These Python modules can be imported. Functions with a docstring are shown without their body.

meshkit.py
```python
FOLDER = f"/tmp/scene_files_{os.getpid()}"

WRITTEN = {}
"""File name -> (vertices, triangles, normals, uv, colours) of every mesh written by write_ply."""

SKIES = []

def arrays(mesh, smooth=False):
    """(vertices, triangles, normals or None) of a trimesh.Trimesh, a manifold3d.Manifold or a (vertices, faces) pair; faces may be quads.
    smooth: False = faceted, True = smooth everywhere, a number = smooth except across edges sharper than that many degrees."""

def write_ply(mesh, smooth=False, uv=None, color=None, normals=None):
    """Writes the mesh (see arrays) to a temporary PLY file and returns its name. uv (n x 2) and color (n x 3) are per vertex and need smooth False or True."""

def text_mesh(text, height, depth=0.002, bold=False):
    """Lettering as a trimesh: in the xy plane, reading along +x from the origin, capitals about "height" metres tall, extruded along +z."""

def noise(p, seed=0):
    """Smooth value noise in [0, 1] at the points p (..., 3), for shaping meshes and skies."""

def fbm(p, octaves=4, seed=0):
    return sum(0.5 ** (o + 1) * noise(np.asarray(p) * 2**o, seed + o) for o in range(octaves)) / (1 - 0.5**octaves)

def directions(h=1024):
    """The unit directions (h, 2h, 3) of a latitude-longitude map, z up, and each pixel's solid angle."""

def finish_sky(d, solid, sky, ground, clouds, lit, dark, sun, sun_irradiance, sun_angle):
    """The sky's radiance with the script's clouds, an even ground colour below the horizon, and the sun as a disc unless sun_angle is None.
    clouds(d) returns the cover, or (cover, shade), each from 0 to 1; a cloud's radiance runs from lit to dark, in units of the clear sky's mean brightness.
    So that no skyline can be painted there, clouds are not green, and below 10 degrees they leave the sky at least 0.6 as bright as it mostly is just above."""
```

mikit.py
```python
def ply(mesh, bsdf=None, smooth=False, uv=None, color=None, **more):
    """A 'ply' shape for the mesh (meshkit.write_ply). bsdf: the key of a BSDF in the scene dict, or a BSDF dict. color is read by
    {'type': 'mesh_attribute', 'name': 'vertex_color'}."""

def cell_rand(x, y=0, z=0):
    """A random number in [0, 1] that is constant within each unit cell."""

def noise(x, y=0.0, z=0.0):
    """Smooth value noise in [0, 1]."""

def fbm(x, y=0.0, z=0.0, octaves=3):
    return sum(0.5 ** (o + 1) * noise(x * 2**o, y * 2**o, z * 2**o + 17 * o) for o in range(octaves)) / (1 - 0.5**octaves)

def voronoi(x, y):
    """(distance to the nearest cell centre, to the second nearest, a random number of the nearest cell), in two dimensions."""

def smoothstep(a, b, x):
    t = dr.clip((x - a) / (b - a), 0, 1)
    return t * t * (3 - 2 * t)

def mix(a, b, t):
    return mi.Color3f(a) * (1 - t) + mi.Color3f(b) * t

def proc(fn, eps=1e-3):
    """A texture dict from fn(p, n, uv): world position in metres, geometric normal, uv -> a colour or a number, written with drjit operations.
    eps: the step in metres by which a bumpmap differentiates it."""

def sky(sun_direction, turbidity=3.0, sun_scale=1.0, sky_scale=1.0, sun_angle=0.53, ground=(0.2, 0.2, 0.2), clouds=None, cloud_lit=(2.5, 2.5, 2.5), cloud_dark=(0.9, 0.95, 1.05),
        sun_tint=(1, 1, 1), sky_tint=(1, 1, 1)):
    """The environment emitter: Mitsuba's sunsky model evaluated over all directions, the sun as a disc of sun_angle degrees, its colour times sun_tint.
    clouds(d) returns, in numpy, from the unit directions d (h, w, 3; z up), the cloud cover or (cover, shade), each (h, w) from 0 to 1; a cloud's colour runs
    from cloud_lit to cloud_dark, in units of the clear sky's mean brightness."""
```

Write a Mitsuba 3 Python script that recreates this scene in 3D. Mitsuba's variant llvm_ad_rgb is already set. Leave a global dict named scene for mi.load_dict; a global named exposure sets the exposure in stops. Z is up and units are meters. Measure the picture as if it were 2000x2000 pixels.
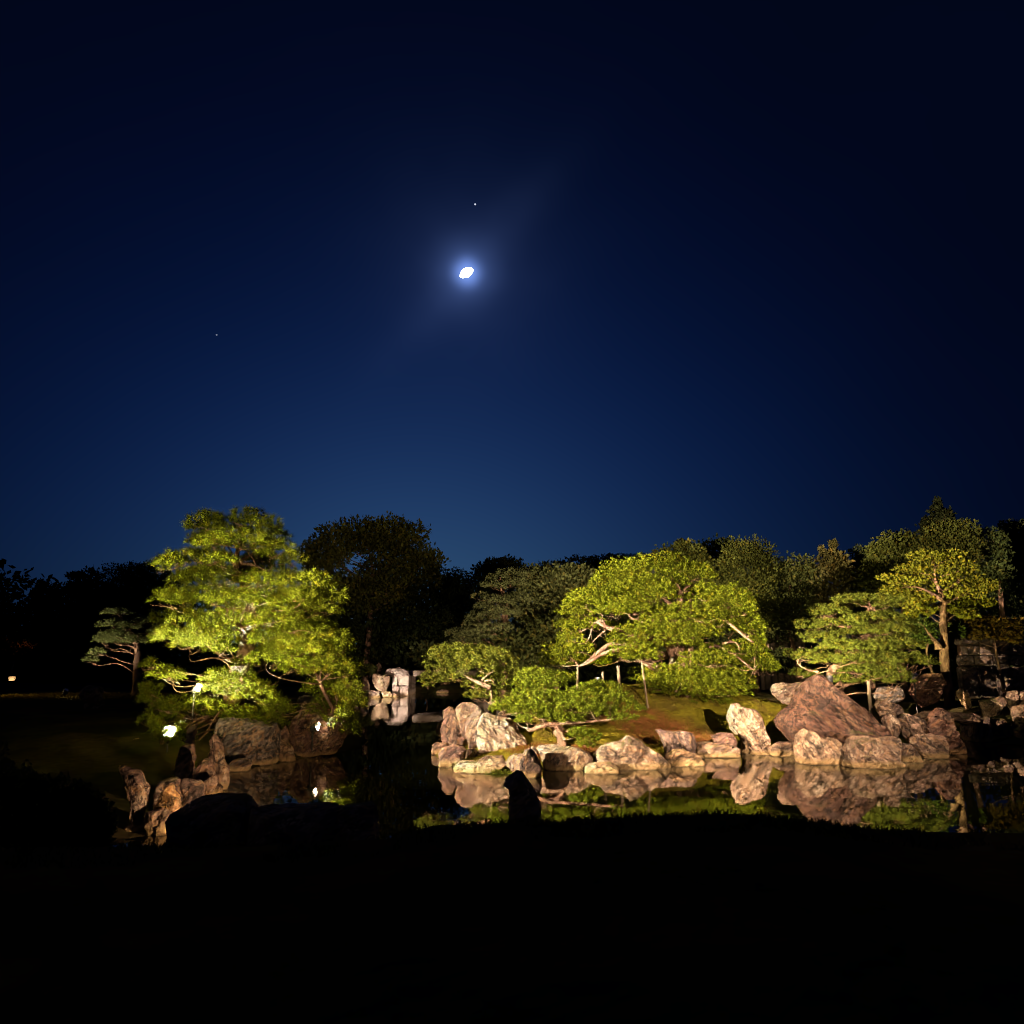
import math, random
import numpy as np, trimesh, shapely
import drjit as dr
import mitsuba as mi
import mikit, meshkit
from shapely.geometry import Polygon
T = mi.ScalarTransform4f
PI = math.pi
scene, labels = {}, {}

# ------------------------------------------------------------------ camera, sky, exposure
H, PITCH, F = 2.3, math.radians(10.7), 1511.0        # eye height over the pond, upward tilt, focal length in px of a 2000 px frame
FWD = np.array([0, math.cos(PITCH), math.sin(PITCH)]); UP = np.array([0, -math.sin(PITCH), math.cos(PITCH)])
EYE = np.array([0, 0, H])
exposure = 0.0
scene['camera'] = {'type': 'perspective', 'fov': 2 * math.degrees(math.atan(1000 / F)), 'fov_axis': 'x', 'near_clip': 0.1, 'far_clip': 12000.0,
                   'to_world': T().look_at(origin=[0, 0, H], target=[0, math.cos(PITCH), H + math.sin(PITCH)], up=[0, 0, 1])}


def ray(px, py):
    return np.array([1, 0, 0]) * (px - 1000) / F + FWD + UP * (1000 - py) / F


MOON_DIR = ray(911, 533); MOON_DIR /= np.linalg.norm(MOON_DIR)
GLOW = np.array([math.sin(math.radians(-7)), math.cos(math.radians(-7)), 0.05]); GLOW /= np.linalg.norm(GLOW)


def night_air(d):
    """Dusk fades to night away from the last glow on the horizon; thin mist round the moon shines."""
    a = np.degrees(np.arccos(np.clip(d @ GLOW, -1, 1)))
    t = np.clip((a - 4) / 44, 0, 1)
    cd = 0.985 * (t * t * (3 - 2 * t)) ** 0.82 * (0.96 + 0.04 * meshkit.fbm(d * 7, 4))
    m = np.degrees(np.arccos(np.clip(d @ MOON_DIR, -1, 1)))
    cm = 0.50 * np.exp(-(m / 0.86) ** 2.4) + 0.11 * np.exp(-(m / 1.8) ** 2) + 0.055 * np.exp(-m / 3.2)
    e1 = np.cross(MOON_DIR, [0.62, 0, 0.78]); e1 /= np.linalg.norm(e1)                # lens flare streak by the moon, painted into the cloud cover
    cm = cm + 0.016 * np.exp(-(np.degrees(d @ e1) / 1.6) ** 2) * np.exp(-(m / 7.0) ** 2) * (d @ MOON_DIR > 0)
    cm = np.clip(cm, 0, 1) * (0.75 + 0.5 * meshkit.fbm(d * 22, 3))
    cover = 1 - (1 - cd) * (1 - cm)
    return cover, np.where(cover > 1e-6, cd * (1 - cm) / np.maximum(cover, 1e-6), 0)


SKY = 1.0
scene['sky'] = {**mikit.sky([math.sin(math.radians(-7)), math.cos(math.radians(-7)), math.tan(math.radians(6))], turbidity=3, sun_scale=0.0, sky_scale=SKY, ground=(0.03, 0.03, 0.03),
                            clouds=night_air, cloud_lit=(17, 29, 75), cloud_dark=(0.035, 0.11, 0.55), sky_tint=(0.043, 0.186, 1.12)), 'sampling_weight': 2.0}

# ------------------------------------------------------------------ helpers


def ref(k):
    return {'type': 'ref', 'id': k}


def key_for(name):
    if name not in USED:
        USED[name] = 0
        return name
    USED[name] += 1
    return f'{name}_{USED[name]:03d}'


USED = {}


def P(px, py, Y):
    r = ray(px, py)
    return EYE + r * (Y / r[1])


def Wt(px, py, z=0.0):
    r = ray(px, py)
    return EYE + r * ((z - H) / r[2])


CROPS = {1: (0, 950, .2588), 2: (250, 950, .2588), 3: (560, 970, .2588), 4: (1000, 1030, .2847), 5: (1500, 950, .2588), 6: (200, 1250, .2588),
         7: (780, 1250, .2588), 8: (1250, 1250, .2588), 'R': (1650, 1300, .18116), 'B': (680, 1290, .10352), 'L': (220, 1480, .09319), 0: (0, 0, 1.0)}


def cpx(c, x, y):
    o = CROPS[c]
    return o[0] + x * o[2], o[1] + y * o[2]


def tag(key, label, cat=None, group=None, kind=None):
    d = {'label': label}
    if cat: d['category'] = cat
    if group: d['group'] = group
    if kind: d['kind'] = kind
    labels[key] = d
    return key


def norm(v):
    v = np.asarray(v, float)
    return v / np.maximum(np.linalg.norm(v, axis=-1, keepdims=True), 1e-12)


def smooth_path(pts, rad, per=6):
    pts, rad = np.asarray(pts, float), np.asarray(rad, float)
    t = np.arange(len(pts)); tt = np.linspace(0, len(pts) - 1, (len(pts) - 1) * per + 1)
    from scipy.interpolate import CubicSpline, PchipInterpolator
    if len(pts) < 3:
        return np.stack([np.interp(tt, t, pts[:, k]) for k in range(3)], 1), np.interp(tt, t, rad)
    return CubicSpline(t, pts)(tt), PchipInterpolator(t, rad)(tt)


def tube(pts, rad, n=9, per=6, bark=0.0, seed=0):
    """A tapered, slightly knobbly limb as one mesh."""
    c, r = smooth_path(pts, rad, per)
    d = norm(np.gradient(c, axis=0))
    a = norm(np.cross(d[0], [0.3, 0.9, 0.2])); vs = []
    for i in range(len(c)):
        a = norm(a - d[i] * (a @ d[i])); b = np.cross(d[i], a)
        th = np.arange(n) * 2 * PI / n
        ring = np.cos(th)[:, None] * a + np.sin(th)[:, None] * b
        rr = r[i] * (1 + bark * (meshkit.noise(np.c_[ring * 2.2, ][:, :3] + [0, 0, i * .35], seed) - .5) * 2)
        vs.append(c[i] + ring * rr[:, None])
    v = np.vstack(vs + [c[:1], c[-1:]]); m = len(c); f = []
    i = np.arange(n); j = (i + 1) % n
    for k in range(m - 1):
        f += [np.c_[k * n + i, k * n + j, (k + 1) * n + j], np.c_[k * n + i, (k + 1) * n + j, (k + 1) * n + i]]
    f += [np.c_[j, i, i * 0 + m * n], np.c_[(m - 1) * n + i, (m - 1) * n + j, i * 0 + m * n + 1]]
    return trimesh.Trimesh(v, np.vstack(f), process=False)


def cat(ms):
    return trimesh.util.concatenate(ms)


def box(cx, cy, cz, sx, sy, sz, rz=0.0, ch=0.0):
    if ch:
        e = np.array([sx, sy, sz]) / 2
        q = np.array([[x, y, z] for x in (-1, 1) for y in (-1, 1) for z in (-1, 1)], float)
        pts = np.vstack([q * (e - [ch, ch, 0]), q * (e - [ch, 0, ch]), q * (e - [0, ch, ch])])
        m = trimesh.convex.convex_hull(pts)
    else:
        m = trimesh.creation.box((sx, sy, sz))
    if rz: m.apply_transform(trimesh.transformations.rotation_matrix(rz, [0, 0, 1]))
    m.apply_translation([cx, cy, cz])
    return m


# ------------------------------------------------------------------ materials
def P_mix(a, b, t):
    return mikit.mix(a, b, t)


def rock_color(p, n, uv):
    tone, ang, seed = uv.x - dr.floor(uv.x), (uv.y - dr.floor(uv.y)) * PI, dr.floor(uv.x) * 3.7
    c, s = dr.cos(ang), dr.sin(ang)
    u, v = p.x * c + p.z * s + .3 * p.y, -p.x * s + p.z * c + .2 * p.y
    w = mikit.fbm(p.x * 1.7 + seed, p.y * 1.7, p.z * 1.7, 3)
    a = mikit.fbm(u * 2.0 + seed + w * .9, v * 7.5 + w * 1.2, p.y * 2, 4)
    fine = mikit.fbm(u * 15, v * 34 + w * 3, p.y * 15, 3)
    grain = mikit.noise(p.x * 70, p.y * 70, p.z * 70)
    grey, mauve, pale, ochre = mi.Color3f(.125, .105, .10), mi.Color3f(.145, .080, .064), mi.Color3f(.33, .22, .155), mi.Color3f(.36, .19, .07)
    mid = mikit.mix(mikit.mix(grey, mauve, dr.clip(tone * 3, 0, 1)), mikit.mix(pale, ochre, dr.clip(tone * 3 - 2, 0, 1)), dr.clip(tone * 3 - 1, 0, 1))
    col = mid * dr.lerp(.45, 1.15, mikit.smoothstep(.36, .60, a)) * dr.lerp(.45, 1.5, mikit.smoothstep(.25, .75, fine)) * dr.lerp(.8, 1.2, grain)
    lich = mikit.smoothstep(.50, .66, mikit.fbm(u * 5 + seed, v * 11 - w * 2, p.y * 5 + 5, 4)) * mikit.smoothstep(.38, .62, fine * .6 + .4 * mikit.noise(u * 38, v * 60, p.y * 38)) * mikit.smoothstep(.30, .52, w) * dr.lerp(.55, 1.0, mikit.smoothstep(.3, .6, tone))
    col = mikit.mix(col, mi.Color3f(.58, .45, .335), lich * .85)
    vein = 1 - dr.abs(2 * mikit.fbm(u * 2.2 + 9 + w * .8, v * 9 + seed + w, p.y * 3, 3) - 1)
    col = mikit.mix(col, mi.Color3f(.36, .20, .10), mikit.smoothstep(.90, .98, vein) * .55)
    crack = mikit.smoothstep(.94, .99, 1 - dr.abs(2 * mikit.fbm(u * 1.6 + 4, v * 4.3 + seed * 2 + w * .7, p.y * 2 + 7, 3) - 1))
    col = col * (1 - .7 * crack)
    band = mikit.smoothstep(.17, .05, p.z + .10 * (mikit.fbm(p.x * 3, p.y * 3, 3) - .5))
    col = mikit.mix(col, mi.Color3f(.42, .28, .13) * dr.lerp(.75, 1.15, fine), band * .8)
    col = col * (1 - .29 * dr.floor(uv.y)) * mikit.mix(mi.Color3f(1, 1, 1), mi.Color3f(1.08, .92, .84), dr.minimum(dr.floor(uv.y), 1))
    wet = mikit.smoothstep(.028, .008, p.z)
    col = col * (1 - .6 * wet)
    moss = mikit.smoothstep(.55, .9, n.z) * mikit.smoothstep(.55, .68, mikit.fbm(p.x * 2.5, p.y * 2.5, p.z * 2 + 3, 3))
    return mikit.mix(col, mi.Color3f(.075, .08, .018), moss * .7)


def rock_bump(p, n, uv):
    ang = (uv.y - dr.floor(uv.y)) * PI
    c, s = dr.cos(ang), dr.sin(ang)
    u, v = p.x * c + p.z * s + .3 * p.y, -p.x * s + p.z * c + .2 * p.y
    w = mikit.fbm(p.x * 2, p.y * 2, p.z * 2, 2)
    return mikit.fbm(u * 5 + w * 2, v * 15 + w * 5, p.y * 6, 4) + .35 * mikit.fbm(u * 28, v * 50, p.y * 28, 2)


scene['mat_rock'] = {'type': 'bumpmap', 'scale': .075, 'arbitrary': mikit.proc(rock_bump, eps=.006),
                     'bsdf': {'type': 'principled', 'base_color': mikit.proc(rock_color), 'roughness': .72, 'specular': .35}}


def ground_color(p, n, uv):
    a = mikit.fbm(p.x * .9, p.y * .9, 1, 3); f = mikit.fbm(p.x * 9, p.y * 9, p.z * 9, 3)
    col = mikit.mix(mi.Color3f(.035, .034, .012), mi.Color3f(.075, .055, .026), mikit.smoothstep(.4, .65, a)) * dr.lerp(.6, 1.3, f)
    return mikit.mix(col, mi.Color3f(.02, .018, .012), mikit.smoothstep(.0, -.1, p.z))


def moss_color(p, n, uv):
    a = mikit.fbm(p.x * .8, p.y * .9, 1, 3); f = mikit.fbm(p.x * 12, p.y * 12, p.z * 12, 3); m = mikit.fbm(p.x * 3, p.y * 3, 4, 3)
    col = mikit.mix(mi.Color3f(.135, .115, .012), mi.Color3f(.085, .062, .014), mikit.smoothstep(.45, .7, m)) * dr.lerp(.5, 1.4, f)
    d1 = dr.square((p.x - 3.7) / 1.7) + dr.square((p.y - 20.5) / 1.0); d2 = dr.square((p.x - 1.1) / 1.1) + dr.square((p.y - 18.3) / .6)
    litter = mikit.smoothstep(1.3, .5, dr.minimum(d1, d2) + .9 * (a - .5)) * mikit.smoothstep(.3, .55, m + .1)
    return mikit.mix(col, mikit.mix(mi.Color3f(.10, .042, .016), mi.Color3f(.20, .075, .028), f), litter)


def soil_bump(p, n, uv):
    return mikit.fbm(p.x * 5, p.y * 5, p.z * 5, 4)


for k, fn in (('mat_ground', ground_color), ('mat_moss', moss_color)):
    scene[k] = {'type': 'bumpmap', 'scale': .10, 'arbitrary': mikit.proc(soil_bump, eps=.01), 'bsdf': {'type': 'diffuse', 'reflectance': mikit.proc(fn)}}


def bark_color(p, n, uv):
    a = mikit.fbm(p.x * 6, p.y * 6, p.z * 3, 3); f = mikit.fbm(p.x * 30, p.y * 30, p.z * 14, 3)
    return mikit.mix(mi.Color3f(.07, .042, .03), mi.Color3f(.27, .16, .11), mikit.smoothstep(.3, .7, a)) * dr.lerp(.55, 1.25, f)


def bark_bump(p, n, uv):
    return mikit.fbm(p.x * 22, p.y * 22, p.z * 10, 3)


scene['mat_bark'] = {'type': 'bumpmap', 'scale': .03, 'arbitrary': mikit.proc(bark_bump, eps=.005), 'bsdf': {'type': 'diffuse', 'reflectance': mikit.proc(bark_color)}}


def stone_color(p, n, uv):
    a = mikit.fbm(p.x * 2.4, p.y * 2.4, p.z * 1.2, 4); f = mikit.fbm(p.x * 12, p.y * 12, p.z * 5, 3)
    col = mikit.mix(mi.Color3f(.31, .225, .205), mi.Color3f(.54, .425, .39), mikit.smoothstep(.35, .65, a)) * dr.lerp(.7, 1.25, f)
    return mikit.mix(col, mi.Color3f(.40, .27, .15), mikit.smoothstep(.3, .05, p.z) * .6)


scene['mat_stone'] = {'type': 'bumpmap', 'scale': .05, 'arbitrary': mikit.proc(rock_bump, eps=.01), 'bsdf': {'type': 'diffuse', 'reflectance': mikit.proc(stone_color)}}
scene['mat_leaf'] = {'type': 'principledthin', 'base_color': {'type': 'mesh_attribute', 'name': 'vertex_color'}, 'roughness': .55, 'diff_trans': .55, 'spec_trans': 0.0}
scene['mat_wood'] = {'type': 'diffuse', 'reflectance': {'type': 'rgb', 'value': [.13, .095, .07]}}
scene['mat_plaster'] = {'type': 'diffuse', 'reflectance': {'type': 'rgb', 'value': [.30, .22, .19]}}
scene['mat_tile'] = {'type': 'diffuse', 'reflectance': {'type': 'rgb', 'value': [.05, .05, .05]}}
scene['mat_black_metal'] = {'type': 'principled', 'base_color': {'type': 'rgb', 'value': [.02, .02, .02]}, 'roughness': .45}


def water_bump(p, n, uv):
    return mikit.fbm(p.x * .9, p.y * 2.2, 0, 2) * .7 + mikit.fbm(p.x * 3.5, p.y * 7, 3, 2) * .12


scene['mat_water'] = {'type': 'bumpmap', 'scale': .0016, 'arbitrary': mikit.proc(water_bump, eps=.02),
                      'bsdf': {'type': 'plastic', 'int_ior': 1.333, 'diffuse_reflectance': {'type': 'rgb', 'value': [.0040, .0046, .0010]}, 'nonlinear': False}}

# ------------------------------------------------------------------ the lay of the land
def wl(*pts):
    return [tuple(Wt(x, y)[:2]) for x, y in pts]


island = Polygon([(x, y + .45) for x, y in wl((850, 1480), (868, 1492), (890, 1506), (960, 1506), (1020, 1512), (1100, 1503), (1160, 1506), (1260, 1500), (1330, 1490), (1400, 1476), (1500, 1472), (1560, 1480), (1650, 1488), (1750, 1496), (1810, 1480), (1875, 1468), (1882, 1440))]
                 + [(12.6, 23.5), (13.5, 27), (9, 31), (2, 30), (-.6, 26), (-1.5, 21.5)])
left_bank = Polygon([(-60, 8.5), (-5.6, 9.3)] + wl((330, 1626), (380, 1580), (420, 1530), (445, 1508), (540, 1490), (620, 1474), (700, 1462), (716, 1448), (700, 1424), (690, 1395), (694, 1362)) + [(-9.5, 50), (-60, 52)])
far_bank = Polygon([(-60, 48.6), (-9.5, 48.8), (-7.6, 49.0), (-7.3, 53), (-2.6, 53), (-2.6, 46.5), (1, 42), (8, 38), (14, 34), (14, 30), (60, 30), (60, 120), (-60, 120)])
right_bank = Polygon(wl((1915, 1444), (1960, 1452), (2040, 1456)) + [(60, 17.6), (60, 40), (14, 36), (14.2, 27), (13.2, 23.6)])
near_bank = Polygon([(-60, -60), (60, -60), (60, 8.2), (6, 9.3), (2, 9.6), (-1.5, 9.4), (-4.2, 9.9), (-5.6, 9.6), (-60, 9.0)])
CR_X = np.array([0, 330, 470, 740, 850, 960, 1100, 1250, 1450, 1600, 1750, 2000]); CR_Y = np.array([1652, 1652, 1650, 1636, 1606, 1602, 1598, 1590, 1584, 1602, 1618, 1624])
CR = np.array([P(x, y + 6, 7.2)[[0, 2]] for x, y in zip(CR_X, CR_Y)])


def sm(a, b, x):
    t = np.clip((x - a) / (b - a), 0, 1)
    return t * t * (3 - 2 * t)


def land_height(x, y):
    pts = shapely.points(x, y); z = np.full(x.shape, -9.0)

    def sd(poly):
        d = shapely.distance(poly.boundary, pts)
        return np.where(shapely.contains(poly, pts), d, -d)
    und = 0.10 * (meshkit.fbm(np.stack([x * .8, y * .8, x * 0], -1), 4) - .5)
    fine = 0.05 * (meshkit.fbm(np.stack([x * 3, y * 3, x * 0], -1), 4, 3) - .5)
    d = sd(island)
    crest = 0.32 + 1.20 * np.exp(-(((x - 3.8) / 5.0) ** 2 + ((y - 23.5) / 4.0) ** 2)) + .18 * np.exp(-((x + .3) / 1.6) ** 2)
    z = np.maximum(z, np.where(d > 0, crest * sm(-.1, 3.0, d) + .04 + und + fine, -.6 * sm(0, 1.0, -d)))
    d = sd(left_bank)
    z = np.maximum(z, np.where(d > 0, (.18 + .62 * sm(13, 22, y)) * sm(0, 1.5, d) + .02 + und + fine, -.6 * sm(0, 1, -d)))
    d = sd(far_bank)
    z = np.maximum(z, np.where(d > 0, .5 * sm(0, 2, d) + .0012 * np.maximum(y - 50, 0) + und, -.6 * sm(0, 1, -d)))
    d = sd(right_bank)
    z = np.maximum(z, np.where(d > 0, .55 * sm(0, 1.5, d) + .05 + und + fine, -.6 * sm(0, 1, -d)))
    d = sd(near_bank)
    c = np.interp(x, CR[:, 0], CR[:, 1])
    prof = np.where(y < 7.2, c - (.72 * np.clip(c / .8, .6, 1.2) * 0 + .02 * (7.2 - y)), np.interp(y, [7.2, 7.5, 8.6], [1, .93, .12]) * c)
    z = np.maximum(z, np.where(d > 0, prof * np.where(y > 7.2, sm(0, .5, d), 1) + fine * .6, -.6 * sm(0, 1, -d)))
    return z


def z_at(x, y):
    return float(land_height(np.array([x]), np.array([y]))[0])


xs = np.unique(np.round(np.concatenate([[-3000, -1200, -500, -250, -140, -90], np.arange(-60, -12, 1.0), np.arange(-12, -3, .16), np.arange(-3, 12.5, .1), np.arange(12.5, 18, .2), np.arange(18, 60.1, 1.0), [90, 140, 250, 500, 1200, 3000]]), 3))
ys = np.unique(np.round(np.concatenate([[-3000, -900, -300, -120, -60, -30, -15, -8, -4, -2], np.arange(0, 6.4, .4), np.arange(6.4, 10.4, .08), np.arange(10.4, 15.6, .2), np.arange(15.6, 26, .1), np.arange(26, 34, .25), np.arange(34, 60, .6), [64, 70, 80, 95, 120, 200, 400, 900, 3000]]), 3))
gx, gy = np.meshgrid(xs, ys)
gz = land_height(gx.ravel(), gy.ravel())
gz = np.where((np.abs(gx.ravel()) > 60) | (gy.ravel() > 95), np.maximum(gz, .4), gz)
gv = np.c_[gx.ravel(), gy.ravel(), gz]
nx = len(xs); qi = (np.arange(len(ys) - 1)[:, None] * nx + np.arange(nx - 1)).ravel()
q = np.c_[qi, qi + 1, qi + nx + 1, qi + nx]
qc = gv[q].mean(1); qp = shapely.points(qc[:, 0], qc[:, 1])
on_island = shapely.contains(island.buffer(.8), qp)
on_near = (~on_island) & shapely.contains(near_bank.buffer(1.0), qp) & (qc[:, 1] > -30)


def sub(mask):
    f = q[mask]; u, inv = np.unique(f, return_inverse=True)
    inv = inv.reshape(f.shape)
    return trimesh.Trimesh(gv[u], np.vstack([inv[:, [0, 1, 2]], inv[:, [0, 2, 3]]]), process=False)


scene['moss_mound'] = mikit.ply(sub(on_island), 'mat_moss', smooth=True)
tag('moss_mound', 'mossy island mound strewn with rust red pine needles behind the shore rocks', kind='structure')
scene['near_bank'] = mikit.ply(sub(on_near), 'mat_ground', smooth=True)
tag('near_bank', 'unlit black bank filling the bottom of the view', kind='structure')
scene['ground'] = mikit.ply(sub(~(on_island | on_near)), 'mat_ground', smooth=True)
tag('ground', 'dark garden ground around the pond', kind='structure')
wv = np.array([[-70, 6, 0], [70, 6, 0], [70, 60, 0], [-70, 60, 0.0]])
scene['pond_water'] = mikit.ply((wv, np.array([[0, 1, 2], [0, 2, 3]])), 'mat_water', uv=wv[:, :2])
tag('pond_water', 'still dark pond mirroring the lit rocks and pines', kind='structure')

# ------------------------------------------------------------------ floodlights
WARM = np.array([1.0, .75, .50]); YEL = np.array([1.0, .86, .40]); COOL = np.array([1.0, .82, .62])


def floodlight(label, pos, aim, power, tint, cutoff=50, beam=30, lens=25.0, stake=None, size=.12, group='garden floodlights', beam_to=None):
    key = key_for('floodlight'); pos, aim = np.array(pos, float), np.array(aim, float)
    d = norm(aim - pos); a = norm(np.cross(d, [0, 0, 1])); b = np.cross(a, d)
    M = np.eye(4); M[:3, 0], M[:3, 1], M[:3, 2], M[:3, 3] = a, b, d, pos
    s = size

    def put(m):
        if m.volume < 0: m.invert()
        m.apply_transform(M)
        return m
    back = trimesh.creation.revolve(np.array([[0, -1.2], [.35, -1.2], [.45, -1.1], [.85, -.25], [.95, .25], [.88, .25], [.8, -.2], [0, -.25]]) * s, sections=20)
    scene[key + '__housing'] = mikit.ply(put(back), 'mat_black_metal', smooth=30)
    vis = trimesh.creation.revolve(np.array([[.97, .2], [1.0, .2], [1.06, .9], [1.03, .9], [.97, .2]]) * s, sections=24)
    vis = vis.slice_plane([0, .15 * s, 0], [0, 1, 0])
    scene[key + '__visor'] = mikit.ply(put(vis), 'mat_lamp_visor')
    le = trimesh.creation.revolve(np.array([[0, .75], [.35, .68], [.62, .45], [.8, .05], [.8, -.08], [0, -.08]]) * s, sections=20)
    scene[key + '__lens'] = {**mikit.ply(put(le), 'mat_black_metal', smooth=40), 'emitter': {'type': 'area', 'radiance': {'type': 'rgb', 'value': (tint * lens).tolist()}, 'sampling_weight': .15}}
    g = z_at(pos[0], pos[1]) if stake is None else stake
    foot = pos - d * s * .7
    arm = tube([[foot[0], foot[1], g - .06], [foot[0], foot[1], (g + foot[2]) / 2], foot], [.018, .016, .016], 8, 3)
    scene[key + '__stake'] = mikit.ply(arm, 'mat_black_metal', smooth=40)
    if beam_to is not None: d = norm(np.array(beam_to, float) - pos)
    scene[key + '__beam'] = {'type': 'spot', 'intensity': {'type': 'rgb', 'value': (tint * power).tolist()}, 'cutoff_angle': float(cutoff), 'beam_width': float(beam),
                             'to_world': T().look_at(origin=(pos + d * s * (.95 if beam_to is None else 1.7)).tolist(), target=(pos + d * 5).tolist(), up=[0, 0, 1] if abs(d[2]) < .95 else [0, 1, 0])}
    tag(key, label, 'floodlight', group)
    return key


scene['mat_lamp_visor'] = {'type': 'twosided', 'bsdf': {'type': 'roughconductor', 'material': 'Al', 'alpha': .3}}
lp = P(330, 1436, 16.6)
floodlight('glaring yellow floodlight buried in needles at the foot of the large left pine', lp, lp + [.3, -.42, .8], 1000, YEL, 66, 46, size=.14, lens=380, beam_to=lp + [.24, .36, 1.15])
lp2 = P(384, 1346, 18.2)
floodlight('white glowing floodlight low inside the large left pine', lp2, lp2 + [1.2, -.5, .75], 16, YEL, 60, 40, size=.10)
lp3 = P(617, 1421, 18.75)
floodlight('bright warm floodlight beside the brown boulder at the edge of the left bank', lp3, [1.5, 18.6, 3.2], 190, WARM, 45, 20, size=.11, stake=.25)
lp4 = P(23, 1329, 40)
floodlight('small orange lamp alone in the dark at the far left edge', lp4, lp4 + [.15, -.4, 1], 22, WARM * [1, .72, .4], 75, 50, size=.17, lens=1.4)
lp5 = P(1620, 1329, 21.2)
floodlight('small white floodlight on the shoulder of the triangular boulder under the right pine', lp5, lp5 + [.5, .75, 1.2], 70, YEL, 80, 50, size=.10)
lp6 = np.array([2.68, 24.8, 1.62])
floodlight('floodlight hidden beneath the left boughs of the main island pine', lp6, [2.72, 24.95, 3.5], 14, YEL * [1, .95, .5], 75, 45, size=.1)
lp7 = P(716, 1352, 43.2)
floodlight('floodlight hidden behind the left pine and turned to the stone bridge', lp7, P(772, 1335, 49.5), 330, COOL, 16, 8, size=.12)
lp8 = P(1786, 1322, 26.0)
floodlight('floodlight at the foot of the maple tree', lp8, P(1830, 1150, 28.3), 120, YEL * [1, 1, .9], 48, 30, size=.1)
# the garden's lamps beside the viewer's path: two on poles, one low on the near shore
floodlight('floodlight on a pole by the path, turned to the island pines', [-9.5, 5.5, 3.4], [2.9, 21.0, 5.3], 20500, WARM, 22.0, 8, size=.2)
floodlight('floodlight on a pole by the path, turned to the largest pine', [-10.8, 6.5, 3.0], [-6.6, 19.2, 3.6], 800, WARM * [1, 1.04, .75], 17, 9, size=.2)
floodlight('second floodlight on a pole by the path, turned to the triangular boulder', [7.2, 4.8, 3.2], [5.4, 21.0, 3.0], 2000, WARM, 26, 8, size=.2)
floodlight('small floodlight on the near shore turned to the rocks of the left bank', [-1.35, 9.3, .22], [-5.3, 13.4, .8], 105, WARM * [1, .90, .74], 33, 18, size=.08)
floodlight('floodlight hidden behind the mound and turned to the far trees', [5.5, 27.5, .75], [4.5, 42, 7.5], 95, WARM * [1, 1.05, .8], 48, 15)
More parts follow.
